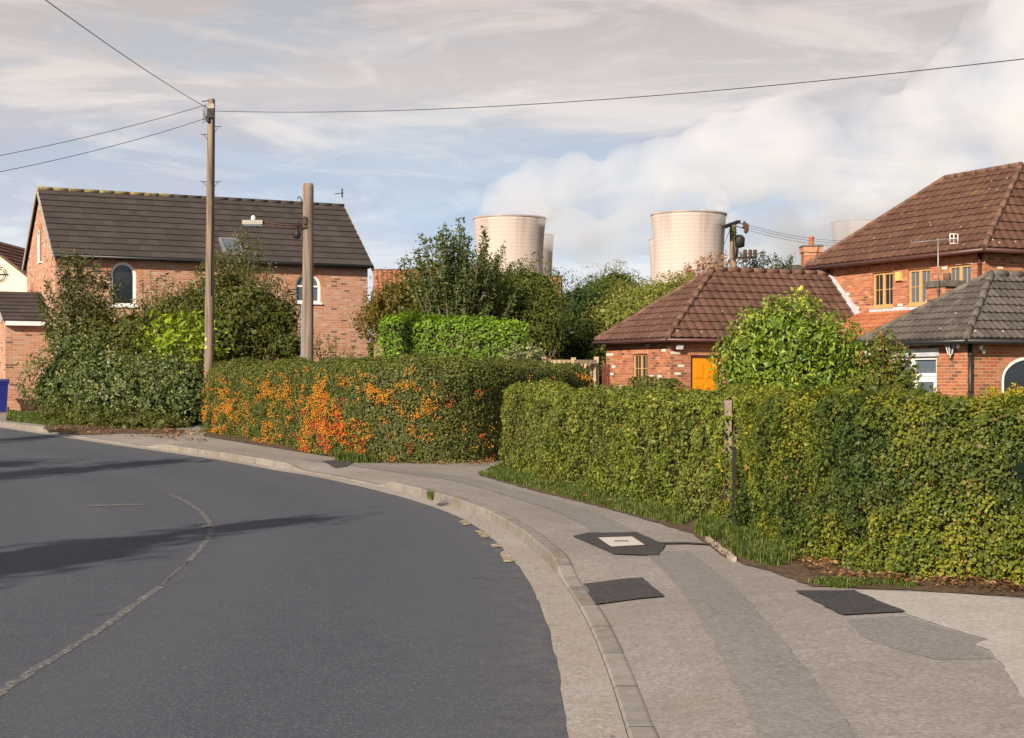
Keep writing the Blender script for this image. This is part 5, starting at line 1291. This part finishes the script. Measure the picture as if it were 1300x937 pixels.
# buddleia: arching stems with dark spikes
def spray(name, label, cat, base, tips, mat, leaf, perm=70, r0=.03, group=None, spike=None, width=.16, droop=.5, aspect=.3, bend=.35, tmin=.25, sub=0, stem_mat=None):
    """stems from the foot to each tip; leaves along the stems, optional flower spike at the tip"""
    root = thing(name, label, cat, base, 0, group); O = np.array(base, float); B = Vector(base); mb = MB(); Ps = []; As = []; Sp = []
    allt = list(tips)
    for t in list(tips):
        for _ in range(sub):
            k = random.uniform(.45, .9); p = B.lerp(Vector(t), k); L_ = (Vector(t) - B).length
            allt.append(tuple(p + Vector((random.uniform(-1, 1), random.uniform(-1, 1), random.uniform(.1, .9))) * L_ * .2))
    for t in allt:
        t = Vector(t); mid = B.lerp(t, .5) + Vector((0, 0, bend * (t - B).length * .35)) + Vector((random.uniform(-.15, .15), random.uniform(-.15, .15), 0))
        pts = []
        for i in range(11):
            k = i / 10; pts.append(B * (1 - k) ** 2 + mid * 2 * k * (1 - k) + t * k * k)
        mb.tube([p - B for p in pts], [r0 * (1 - i / 10) + .004 for i in range(11)], 5)
        L_ = sum((pts[i + 1] - pts[i]).length for i in range(10)); n = int(L_ * perm)
        for _ in range(n):
            k = tmin + (1 - tmin) * random.random(); f = k * 10; i = min(9, int(f)); p = pts[i].lerp(pts[i + 1], f - i); w = width * (1.15 - k * .7)
            Ps.append(p + Vector((random.gauss(0, w), random.gauss(0, w), random.gauss(0, w)))); d_ = (pts[i + 1] - pts[i]).normalized(); As.append(d_ * .6 + Vector((random.gauss(0, .6), random.gauss(0, .6), -droop)))
        if spike:
            for j in range(int(spike * 60)):
                k = random.random(); p = t + (t - pts[8]).normalized() * (k * spike); Sp.append(p + Vector((random.gauss(0, .03), random.gauss(0, .03), 0)) * (1.2 - k))
    mb.build('stem', stem_mat or M['bark'], root)
    P = np.array([tuple(p) for p in Ps]); A = np.array([tuple(p) for p in As]); n = len(P)
    cl = vnoise(P, 3, 5); V, T, Q = leaf_arrays(P, rand_dir(n) + np.array([0, 0, .5]), leaf, np.clip(.6 * rng.random(n) + .5 * (cl - .2), 0, .9), aspect, .6, droop, .25, axis=A)
    if spike:
        P = np.array([tuple(p) for p in Sp]); V, T, Q = join_arr([(V, T, Q), leaf_arrays(P, rand_dir(len(P)), .04, np.ones(len(P)), .6)])
    tri_mesh('foliage', V - O, T, mat, root, Q)
    return root
tipsB = [tuple(at(px, py, random.uniform(42, 43.6))) for px, py in ((60, 360), (52, 385), (75, 335), (82, 322), (88, 345), (100, 335), (108, 325), (118, 340), (130, 350), (70, 400), (58, 415), (92, 365), (112, 375), (126, 332), (140, 345), (148, 362), (80, 380), (100, 400), (65, 375), (135, 380), (96, 318), (122, 400), (85, 410), (110, 352), (48, 372))]
spray('buddleia', 'tall straggly buddleia with dark flower spikes in front of the brick gable corner', 'shrub', G0(95, 42.5), tipsB, L['budd'], .15, 75, .035, spike=.22, width=.15, aspect=.28)
# wide loose shrub left of the thick pole
plant('loose_shrub', 'broad loose olive shrub between the two timber poles and the brick house', 'shrub', G0(310, 40), [bl(255, 400, 41.5, 1.0, 1.3), bl(285, 385, 41, 1.1, 1.35), bl(320, 400, 40.5, 1.15, 1.2), bl(352, 412, 40, .8, 1.1), bl(300, 430, 39.6, 1.6, 1.0), bl(235, 425, 41.5, .9, 1.0), bl(222, 400, 42, .8, .8), bl(200, 410, 42.2, .7, .7), bl(365, 440, 39, .75, .5)], L['shrub'], .065, 170, .36, lump=.4, gap=.15)
tipsS = [tuple(at(px, py, random.uniform(40, 42))) for px, py in ((262, 330), (275, 318), (290, 310), (300, 296), (305, 300), (318, 310), (330, 325), (345, 332), (250, 345), (240, 360), (355, 352), (310, 325), (285, 335), (322, 340), (268, 350), (300, 350), (365, 370), (340, 360), (232, 372), (328, 300), (312, 282))]
spray('loose_shrub', 'upright whippy shoots standing above the olive shrub beside the skylight', 'shrub', G0(300, 41), tipsS, L['budd'], .07, 110, .025, width=.13, aspect=.4, tmin=.35)
plant('bright_shrub', 'bright yellow green hand leaved shrub behind the foot of the telegraph pole', 'shrub', G0(240, 38.6), [bl(225, 428, 39.4, .75, .5), bl(252, 440, 39, .85, .55), bl(272, 428, 38.9, .5, .45), bl(236, 455, 39, .7, .4), bl(200, 425, 39.6, .35, .35)], L['fatsia'], .16, 70, .3, aspect=.4, droop=.2, inner=False)
spray('straggly_shrub', 'small reddish straggly shrub at the foot of the brick house right of the thick pole', 'shrub', G0(425, 40), [tuple(at(px, py, 40 + random.random())) for px, py in ((405, 432), (415, 425), (425, 428), (438, 440), (450, 438), (410, 445), (432, 450), (445, 448), (420, 440), (398, 440))], L['redgreen'], .07, 60, .02, width=.1, aspect=.5)
for k, (px, py, Y, s) in enumerate(((208, 352, 44.2, 1), (190, 350, 44.2, 1), (222, 365, 43.6, 1))):
    pass
spray('climbing_rose', 'thin sprays climbing the brick wall right of the left arched window', 'climber', G0(200, 43.8), [tuple(at(px, py, 44.6)) for px, py in ((180, 352), (190, 345), (200, 352), (212, 345), (220, 352), (232, 360), (186, 372), (205, 380), (225, 378))], L['budd'], .07, 60, .02, width=.09, aspect=.45)
plant('dark_shrub', 'low dark bramble growth spilling to the footway under the tall left shrubs', 'shrub', G0(150, 37.6), [bl(130, 536, 37.6, .8, .35), bl(170, 540, 36.9, .8, .32), bl(205, 543, 36.6, .6, .28), bl(100, 533, 38.4, .8, .35), bl(76, 530, 39.5, .7, .35), bl(228, 543, 36.9, .45, .25)], L['shrub'], .06, 220, .22)

# behind the berried hedge
lau = [fp(463, 39.5), fp(520, 39), fp(600, 38.6), fp(650, 38.6), fp(684, 38.8)]
hedge('laurel_hedge', 'bright green clipped laurel hedge behind the berried hedge', lau, lambda s: EYE + (HY - 404) / F * 39 + .12 - .035 * s, 1.6, L['laurel'], .09, 520, seed=51, bulge=.16, round_=.3, aspect=.42, depth=.2, rough=.12, zbase=.45)
def ash_tree():
    base = G0(585, 43); tips = [(508, 330), (516, 345), (530, 318), (540, 325), (553, 300), (560, 290), (566, 284), (575, 296), (583, 276), (588, 292), (596, 300), (545, 340), (600, 318), (612, 322), (630, 322), (618, 305), (572, 330), (590, 340), (560, 350), (640, 312), (634, 330), (525, 352), (604, 345), (580, 310), (620, 345), (590, 316)]
    spray('ash_tree', 'airy young ash tree with upright shoots left of the left cooling tower', 'tree', base, [tuple(at(px, py, random.uniform(42.3, 43.8))) for px, py in tips], L['ash'], .105, 60, .07, width=.13, aspect=.45, bend=.15, tmin=.5, sub=3)
ash_tree()
plant('olive_shrub', 'wide olive and russet tree crown left of and below the ash tree', 'tree', G0(535, 45), [bl(510, 385, 46, 1.2, 1.0), bl(545, 378, 45.5, 1.2, 1.05), bl(585, 382, 45, 1.2, 1.1), bl(525, 410, 45, 1.6, 1.0), bl(600, 410, 44.5, 1.4, .9), bl(485, 400, 46.5, .8, .9)], L['olive'], .08, 170, .36, stem='trunk', lump=.4)
plant('leafy_tree', 'dark mixed green tree crown below the left cooling tower', 'tree', G0(645, 46), [bl(610, 362, 47, 1.1, .7), bl(640, 368, 46.5, 1.2, .75), bl(672, 366, 46.5, 1.1, .75), bl(620, 395, 46, 1.4, 1.1), bl(665, 400, 45.5, 1.3, 1.1), bl(690, 385, 46.5, .6, .9)], L['green'], .08, 160, .36, stem='trunk', lump=.4, gap=.1)
spray('leafy_tree', 'loose leafy shoots standing above the tree crown below the left cooling tower', 'tree', G0(655, 46.4), [tuple(at(px, py, 46.4)) for px, py in ((600, 345), (620, 350), (640, 345), (655, 350), (668, 342), (680, 350), (692, 350), (700, 358), (706, 365), (648, 338), (630, 355), (706, 352))], L['ash'], .09, 45, .04, width=.13, aspect=.5, tmin=.6, sub=2)
plant('pale_shrub', 'pale green shrub between the dark evergreen and the leafy tree', 'shrub', G0(690, 43.5), [bl(690, 428, 44, .7, 1.0), bl(665, 435, 43.5, .8, .8)], L['green'], .08, 150, .33)
spray('variegated_shrub', 'cream and pale green variegated plant over the top of the berried hedge', 'shrub', G0(665, 37), [tuple(at(px, py, 36.6 + random.random() * .6)) for px, py in ((645, 445), (652, 438), (660, 442), (668, 450), (676, 445), (684, 441), (655, 452), (690, 446), (673, 437), (640, 452), (662, 447))], L['cream'], .08, 130, .02, width=.09, aspect=.5, tmin=.5)
plant('dark_evergreen', 'tall dark evergreen tree behind the timber fence', 'tree', G0(738, 51), [bl(735, 395, 51.5, 1.0, 1.2), bl(728, 430, 51, 1.2, 1.3), bl(750, 420, 51, 1.0, 1.3), bl(748, 385, 52, .7, .65), bl(765, 440, 50.6, .7, .95), bl(722, 455, 50.6, .8, .7), bl(750, 458, 50.6, 1.0, .6)], L['darkever'], .065, 230, .33, stem='trunk')
plant('round_tree', 'rounded green tree right of the dark evergreen', 'tree', G0(785, 56), [bl(782, 365, 57, 1.1, .85), bl(770, 385, 56, 1.3, 1.1), bl(800, 390, 56, 1.3, 1.0), bl(760, 375, 57, .9, .8)], L['green'], .075, 190, .33, stem='trunk')
plant('pale_tree', 'lighter olive green tree in front of the right cooling tower', 'tree', G0(835, 52), [bl(820, 380, 52, 1.0, .7), bl(845, 375, 52, 1.1, .6), bl(865, 370, 52.5, .8, .5), bl(825, 400, 51, 1.6, .8), bl(790, 410, 49, 1.4, .9), bl(878, 362, 53, .6, .45), bl(770, 425, 53.5, .9, .8)], L['pale'], .075, 170, .33, stem='trunk', gap=.1)
spray('faded_tree', 'thin pinkish brown faded tree crown just above the brown tiled ridge', 'tree', G0(900, 54), [tuple(at(px, py, 54 + random.random())) for px, py in ((868, 348), (875, 338), (885, 332), (893, 326), (902, 322), (912, 320), (920, 322), (925, 330), (880, 345), (896, 338), (910, 334), (862, 350), (917, 340))], L['brownleaf'], .08, 70, .05, width=.15, aspect=.5, tmin=.6, sub=2)
spray('grey_green_tree', 'sparse grey green tree behind the roof ridge right of the transformer pole', 'tree', G0(972, 58), [tuple(at(px, py, 58 + random.random())) for px, py in ((945, 336), (955, 330), (968, 318), (975, 325), (985, 324), (992, 330), (1003, 328), (960, 338), (980, 336), (998, 336), (950, 330), (940, 320))], L['blue'], .1, 40, .05, width=.14, aspect=.45, tmin=.7, sub=2)
spray('pole_creeper', 'green creeper clinging to the head of the transformer pole', 'climber', tuple(at(931, 330, Y3 - .2)), [tuple(at(px, py, Y3 - .2)) for px, py in ((929, 288), (932, 292), (928, 296), (933, 287))], L['green'], .09, 40, .01, width=.08, tmin=.7, aspect=.5)
plant('tall_shrub', 'green growth left of the outbuilding behind the side gate', 'shrub', G0(765, 48.5), [bl(762, 455, 48.5, .5, .6), bl(766, 470, 48.2, .4, .4)], L['pale'], .07, 160, .25)
# far hedgerow closing the view below the towers
plant('distant_trees', 'far line of dark trees seen in gaps between the gardens', 'trees', (0, 95, .6), [(x, 95 + random.uniform(-3, 3), 2.4 + random.uniform(-.4, .4), 4, 2.5, 2.6 + random.uniform(-.3, .5)) for x in range(-12, 18, 4)], L['green'], .2, 20, .9, stem='trunk')

# right garden
Yq = 29.5
def yellow_shrub():
    base = G0(1003, Yq)
    root = thing('glossy_shrub', 'large rounded glossy yellow green shrub in front of the brown tiled roof', 'shrub', base)
    cs = crown('foliage', L['yshrub'], root, [bl(1003, 452, Yq, 1.45, 1.05, 1.3), bl(960, 465, Yq, .85, .8), bl(1045, 462, Yq, .9, .85), bl(1000, 428, Yq, 1.1, .72), bl(1064, 478, Yq, .62, .5), bl(1015, 490, Yq, 1.35, .5)], .1, 190, .22, origin=base, droop=1.3, aspect=.42, lump=.25, shell=.4)
    branches('stem', root, base, cs, .05, 14, origin=base)
    tips = [tuple(at(px, py, Yq - .2 + random.random() * .4)) for px, py in ((957, 398), (975, 385), (985, 378), (1000, 372), (1008, 365), (1016, 364), (1024, 370), (1035, 378), (1046, 390), (1052, 400), (992, 385), (1030, 388), (966, 400), (1010, 380), (1020, 378), (942, 410))]
    mb = MB(); Ps = []; As = []
    for t in tips:
        t = Vector(t); f = t - Vector((0, 0, .75)); mb.tube([f - Vector(base), t - Vector(base)], [.012, .005], 5)
        for _ in range(42):
            k = random.random(); Ps.append(tuple(f.lerp(t, k) + Vector((random.gauss(0, .045), random.gauss(0, .045), 0)))); As.append((random.gauss(0, .7), random.gauss(0, .7), .6))
    mb.build('shoot', M['bark'], root); P = np.array(Ps); V, T, Q = leaf_arrays(P, rand_dir(len(P)), .1, .75 + .25 * rng.random(len(P)), .42, .6, axis=np.array(As)); tri_mesh('shoot_leaves', V - np.array(base), T, L['yshrub'], root, Q)
yellow_shrub()
spray('young_tree', 'small open tree with red tinged leaves in front of the white door', 'tree', G0(1132, 29), [tuple(at(px, py, 29 + random.random() * .5)) for px, py in ((1110, 428), (1118, 422), (1128, 424), (1138, 432), (1148, 440), (1155, 450), (1160, 462), (1105, 445), (1112, 440), (1165, 470), (1150, 462), (1102, 465), (1125, 440), (1140, 450), (1118, 460), (1108, 480), (1135, 470), (1155, 480), (1122, 430), (1145, 486), (1098, 455), (1130, 488), (1112, 492))], L['redgreen'], .1, 75, .035, width=.11, aspect=.5, tmin=.3, sub=1, bend=.1)
spray('golden_plant', 'yellow flowering plant below the arched bungalow window', 'plant', G0(1275, 29), [tuple(at(px, py, 29 + random.random() * .4)) for px, py in ((1255, 495), (1262, 492), (1270, 497), (1282, 494), (1288, 490), (1296, 492), (1300, 497), (1275, 500), (1310, 493), (1250, 503), (1290, 499))], L['gold'], .06, 110, .012, width=.06, aspect=.35, tmin=.72)
plant('low_shrub', 'low green planting along the back of the right clipped hedge', 'shrub', G0(1120, 27), [bl(1110, 505, 27, .5, .35), bl(1160, 508, 27, .5, .3), bl(1080, 503, 27, .4, .3)], L['green'], .07, 160, .22)

# trees on the camera's side of the bend: they stand left of the view and shade the road
def cyp(px, Y, h, r, label):
    p = (px, Y, terr(Y)); plant('conifer_tree', label, 'tree', p, [(px, Y, terr(Y) + h * (k + .5) / 6, r * (1 - k / 7), r * (1 - k / 7), h / 9) for k in range(6)], L['darkever'], .16, 60, .4, stem='trunk', r0=.12, group='conifers along the opposite side of the road')
SUNEL = 27.0
def caster(tx, ty, h, r, label, dsun=(.507, .862)):
    dist = h / math.tan(R(SUNEL)); cyp(tx - dsun[0] * dist, ty - dsun[1] * dist, h, r, label)
caster(-2.2, 17.5, 7.4, 1.25, 'dark conifer out of view on the left, nearest its taller neighbour'); caster(-3.7, 13.9, 6.8, 2.1, 'shortest dark conifer out of view on the left, closest to the camera')
caster(-6.2, 28.9, 7.4, 1.9, 'dark conifer out of view on the left, first of the middle pair'); caster(-9.0, 28.4, 7.8, 2.4, 'dark conifer out of view on the left, second of the middle pair')
caster(-10.0, 36.5, 8.5, 1.6, 'tall conifer out of view on the left, right hand one of the far three'); caster(-13.0, 36.5, 8.6, 1.8, 'tall conifer out of view on the left, centre of the far three'); caster(-16, 36.0, 8.7, 2.2, 'widest tall conifer out of view on the left, end of the far three')

# ================================================================ COOLING TOWERS
def tower(label, px0, px1, pyt, D, cxo=0.0):
    cxp = (px0 + px1) / 2; p = at(cxp, pyt, D); rt_ = (px1 - px0) / 2 / F * D; H = p.z; k = 46.0 / 26.5 * rt_
    t = thing('cooling_tower', label, 'cooling tower', (p.x, D, .6), 0, 'cooling towers of the power station')
    prof = []; zt = .74 * H; rth = rt_ * .925
    for i in range(41):
        z = 8 + (H - 8) * i / 40
        r_ = math.sqrt(rth ** 2 + ((z - zt) * ((rt_ ** 2 - rth ** 2) ** .5 / (H - zt) if z > zt else (k ** 2 - rth ** 2) ** .5 / zt)) ** 2); prof.append((r_, z))
    sc = 114.0 / H
    mb = MB(); mb.lathe((0, 0, 0), prof + [(rt_ - .9, H), (rt_ - 1.4, H - 12)], 96)
    for u_ in mb.uv:
        for j in range(len(u_)): u_[j] = (u_[j][0], u_[j][1] * sc * (112.6 / 114.0))
    mb.build('shell', M['tower'], t)
    mb = MB(); mb.lathe((0, 0, 0), [(rt_ + .02, H - 1.2), (rt_ + .3, H - 1.0), (rt_ + .3, H + .3), (rt_ - 1, H + .3)], 96); mb.build('rim', M['rimc'], t)
    mb = MB(); mb.lathe((0, 0, 0), [(k * .99, 0), (k * .99, 2)], 96)
    for j in range(48):
        a0 = 2 * math.pi * j / 48; a1 = a0 + math.pi / 48; a2 = a0 - math.pi / 48
        for a in (a1, a2): mb.bar((k * math.cos(a0), k * math.sin(a0), 0), (k * .985 * math.cos(a), k * .985 * math.sin(a), 8.2), 1, 1)
    mb.build('support_legs', M['cement'], t)
    return Vector((p.x, D, H)), rt_
T1, R1 = tower('left of the two big pale cooling towers, behind the ash tree', 601, 693, 278.5, 1095)
T2, R2 = tower('right of the two big pale cooling towers, nearest the transformer pole', 826.5, 922, 273.5, 1050)
T3, R3 = tower('smaller cooling tower tucked behind the right edge of the left big tower', 632, 703.5, 300, 1420)
T4, R4 = tower('far cooling tower showing as a dark sliver left of the right big tower', 823.5, 892, 305, 1440)
T5, R5 = tower('hazy grey cooling tower half hidden behind the rust brown house roof', 1056, 1128, 283, 1380)

# ================================================================ STEAM
def plume(label, blobs, dens, vox=7.0, seed=0, col=(.975, .98, 1.0), bil=((70, 26), (24, 12)), nsc=.012, lo=.36, hi=.6, fade=True, name='steam_plume'):
    bm = bmesh.new(); c0 = Vector(blobs[0][:3])
    for (x, y, z, r_) in blobs:
        m_ = Matrix.Translation(Vector((x, y, z)) - c0) @ Matrix.Diagonal((r_, r_, r_ * .8, 1)); bmesh.ops.create_icosphere(bm, subdivisions=3, radius=1, matrix=m_)
    me = bpy.data.meshes.new(name); bm.to_mesh(me); bm.free()
    o_ = bpy.data.objects.new(name, me); COL.objects.link(o_); o_.location = c0
    r_ = o_.modifiers.new('union', 'REMESH'); r_.mode = 'VOXEL'; r_.voxel_size = vox
    for s_, st in bil:
        tx = bpy.data.textures.new('billow', 'CLOUDS'); tx.noise_scale = s_; tx.noise_depth = 2
        d_ = o_.modifiers.new('billow', 'DISPLACE'); d_.texture = tx; d_.strength = st; d_.texture_coords = 'LOCAL'; d_.mid_level = .5
    m, nt, out = new_mat('steam'); g = G(nt); v = g.coord('Object')
    n1 = g.noise(v, nsc, 6, .62); dn = g.math('MULTIPLY', g.mapr(n1, lo, hi, 0, 1), dens)
    if fade:      # the plume thins as it rises
        sz = g.n('ShaderNodeSeparateXYZ'); g.l(v, sz.inputs[0]); dn = g.math('MULTIPLY', dn, g.mapr(sz.outputs[2], 40, 260, 1, .32))
    p = g.n('ShaderNodeVolumePrincipled'); p.inputs['Color'].default_value = (*col, 1); p.inputs['Anisotropy'].default_value = 0.0
    g.l(dn, p.inputs['Density']); g.l(p.outputs[0], out.inputs['Volume'])
    for a in ('volume_step_rate',):
        if hasattr(m.cycles, a): setattr(m.cycles, a, .25)
    me.materials.append(m); tag(o_, label, 'steam'); o_['kind'] = 'stuff'
    return o_
def pb_(px, py, D, rp): p = at(px, py, D); return (p.x, p.y, p.z, rp / F * D)
PL = [pb_(912, 276, 1040, 13), pb_(905, 268, 1050, 18), pb_(690, 280, 1075, 11), pb_(680, 270, 1085, 18), pb_(704, 300, 1380, 8), pb_(618, 276, 1100, 13), pb_(632, 262, 1100, 22), pb_(690, 222, 1120, 26), pb_(730, 212, 1140, 30), pb_(800, 212, 1150, 38), pb_(640, 268, 1100, 34), pb_(672, 262, 1110, 38), pb_(668, 248, 1110, 34), pb_(700, 240, 1120, 40), pb_(705, 280, 1150, 34), pb_(735, 250, 1150, 48), pb_(760, 290, 1170, 42), pb_(775, 235, 1150, 44), pb_(800, 262, 1150, 46),
      pb_(835, 232, 1140, 46), pb_(870, 245, 1090, 40), pb_(905, 262, 1080, 34), pb_(850, 205, 1150, 46), pb_(890, 200, 1150, 54), pb_(930, 230, 1150, 54), pb_(940, 180, 1160, 52), pb_(985, 205, 1160, 62), pb_(985, 150, 1170, 44), pb_(1040, 180, 1170, 62),
      pb_(1045, 235, 1170, 56), pb_(1090, 150, 1180, 50), pb_(1100, 215, 1180, 72), pb_(1150, 170, 1190, 62), pb_(1180, 230, 1200, 76), pb_(1210, 130, 1200, 62), pb_(1255, 185, 1210, 84), pb_(1250, 90, 1210, 66), pb_(1290, 50, 1220, 76), pb_(1330, 130, 1230, 110), pb_(1360, 0, 1240, 110), pb_(1380, 240, 1250, 110), pb_(760, 320, 1260, 40), pb_(970, 290, 1260, 54), pb_(1020, 320, 1280, 50), pb_(1090, 290, 1280, 60), pb_(720, 300, 1240, 40), pb_(800, 300, 1260, 40)]
plume('white steam plume drifting right from the cooling towers across the sky', PL, .021)
for lab_, bb in (('thin steam curling over the right side of the rim of the right big cooling tower', [pb_(903, 272, 1040, 9), pb_(912, 277, 1030, 9), pb_(920, 281, 1035, 9), pb_(925, 273, 1050, 9), pb_(893, 268, 1055, 8), pb_(916, 266, 1060, 11)]),
        ('thin steam curling over the right side of the rim of the left big cooling tower', [pb_(682, 276, 1085, 8), pb_(690, 282, 1080, 8), pb_(697, 288, 1090, 7), pb_(672, 273, 1090, 7), pb_(694, 272, 1100, 10), pb_(702, 298, 1120, 6)])):
    plume(lab_, bb, .06, 1.6, bil=((14, 6), (6, 2.5)), nsc=.06, lo=.4, hi=.62, fade=False, name='steam_wisp')

# ================================================================ SKY, SUN, CAMERA
world = bpy.data.worlds.new('World'); scene.world = world; world.use_nodes = True; nt = world.node_tree; nt.nodes.clear(); g = G(nt)
out = g.n('ShaderNodeOutputWorld'); bg_ = g.n('ShaderNodeBackground'); bg_.inputs['Strength'].default_value = .1
sky = g.n('ShaderNodeTexSky', sky_type='NISHITA'); sky.sun_disc = False; sky.sun_elevation = R(SUNEL); sky.sun_rotation = R(210.5)
sky.altitude = 10; sky.air_density = 1.0; sky.dust_density = 1.5; sky.ozone_density = 1.5
dirn = g.coord('Generated'); sx = g.n('ShaderNodeSeparateXYZ'); g.l(dirn, sx.inputs[0]); z = sx.outputs[2]
v1 = g.scalev(dirn, (3.0, 3.0, 17.0)); v2_ = g.scalev(dirn, (7.0, 7.0, 30.0)); v3 = g.scalev(dirn, (2.0, 2.0, 8.0))
n1 = g.noise(v1, 1.6, 8, .6, .8); n2 = g.noise(v2_, 1.7, 8, .62, 1.0); n3 = g.noise(v3, 1.5, 5, .55, .4)
hz = g.mapr(z, 0, .26, 0, 1)
cloudc = g.ramp(hz, [(0, (5.7, 5.9, 6.3)), (.25, (5.3, 5.6, 6.2)), (.42, (4.0, 4.25, 5.1)), (.56, (3.75, 3.8, 4.4)), (.74, (4.7, 4.15, 3.9)), (1, (3.9, 3.3, 3.05))])
light = g.ramp(hz, [(0, (6.2, 6.2, 6.4)), (.45, (5.9, 6.0, 6.2)), (.7, (6.0, 5.3, 4.85)), (1, (5.4, 4.5, 4.0))])
gap = g.ramp(hz, [(0, (4.6, 5.3, 6.2)), (.4, (3.3, 4.2, 5.4)), (.8, (3.7, 3.8, 4.1)), (1, (3.2, 3.3, 3.5))])
c = g.mix(g.mapr(n1, .49, .62, 0, .95), cloudc, light)
c = g.mix(g.mapr(n3, .5, .58, 0, .8), c, gap)
c = g.mix(g.mapr(n2, .52, .72, 0, .55), c, light)
hi = g.mapr(z, .35, .8, 0, .6)
c = g.mix(hi, c, g.mix(1.0, sky.outputs[0], (.9, .95, 1), 'MULTIPLY'))
c = g.mix(.12, c, sky.outputs[0])
g.l(c, bg_.inputs['Color']); g.l(bg_.outputs[0], out.inputs['Surface'])
ld = bpy.data.lights.new('sun', 'SUN'); ld.energy = 5.0; ld.angle = R(.6); ld.color = (1.0, .87, .71)
so = bpy.data.objects.new('sun', ld); COL.objects.link(so); e_ = R(SUNEL); so.rotation_euler = Vector((.507 * math.cos(e_), .862 * math.cos(e_), -math.sin(e_))).to_track_quat('-Z', 'Y').to_euler()
so.location = (-20, -30, 30)
cd = bpy.data.cameras.new('camera'); cam = bpy.data.objects.new('camera', cd); COL.objects.link(cam); scene.camera = cam
cam.location = (0, 0, EYE); cam.rotation_euler = (R(90), 0, 0); cd.sensor_fit = 'HORIZONTAL'; cd.sensor_width = 36; cd.lens = 36 * F / 1300; cd.shift_y = 13.5 / 1300
cd.clip_start = .05; cd.clip_end = 20000
scene.view_settings.view_transform = 'Standard'; scene.view_settings.look = 'None'; scene.view_settings.gamma = 1; scene.view_settings.exposure = .55
scene.render.resolution_x = 1024; scene.render.resolution_y = 738
scene.render.engine = 'CYCLES'; scene.cycles.max_bounces = 8; scene.cycles.volume_bounces = 8; scene.cycles.transparent_max_bounces = 8
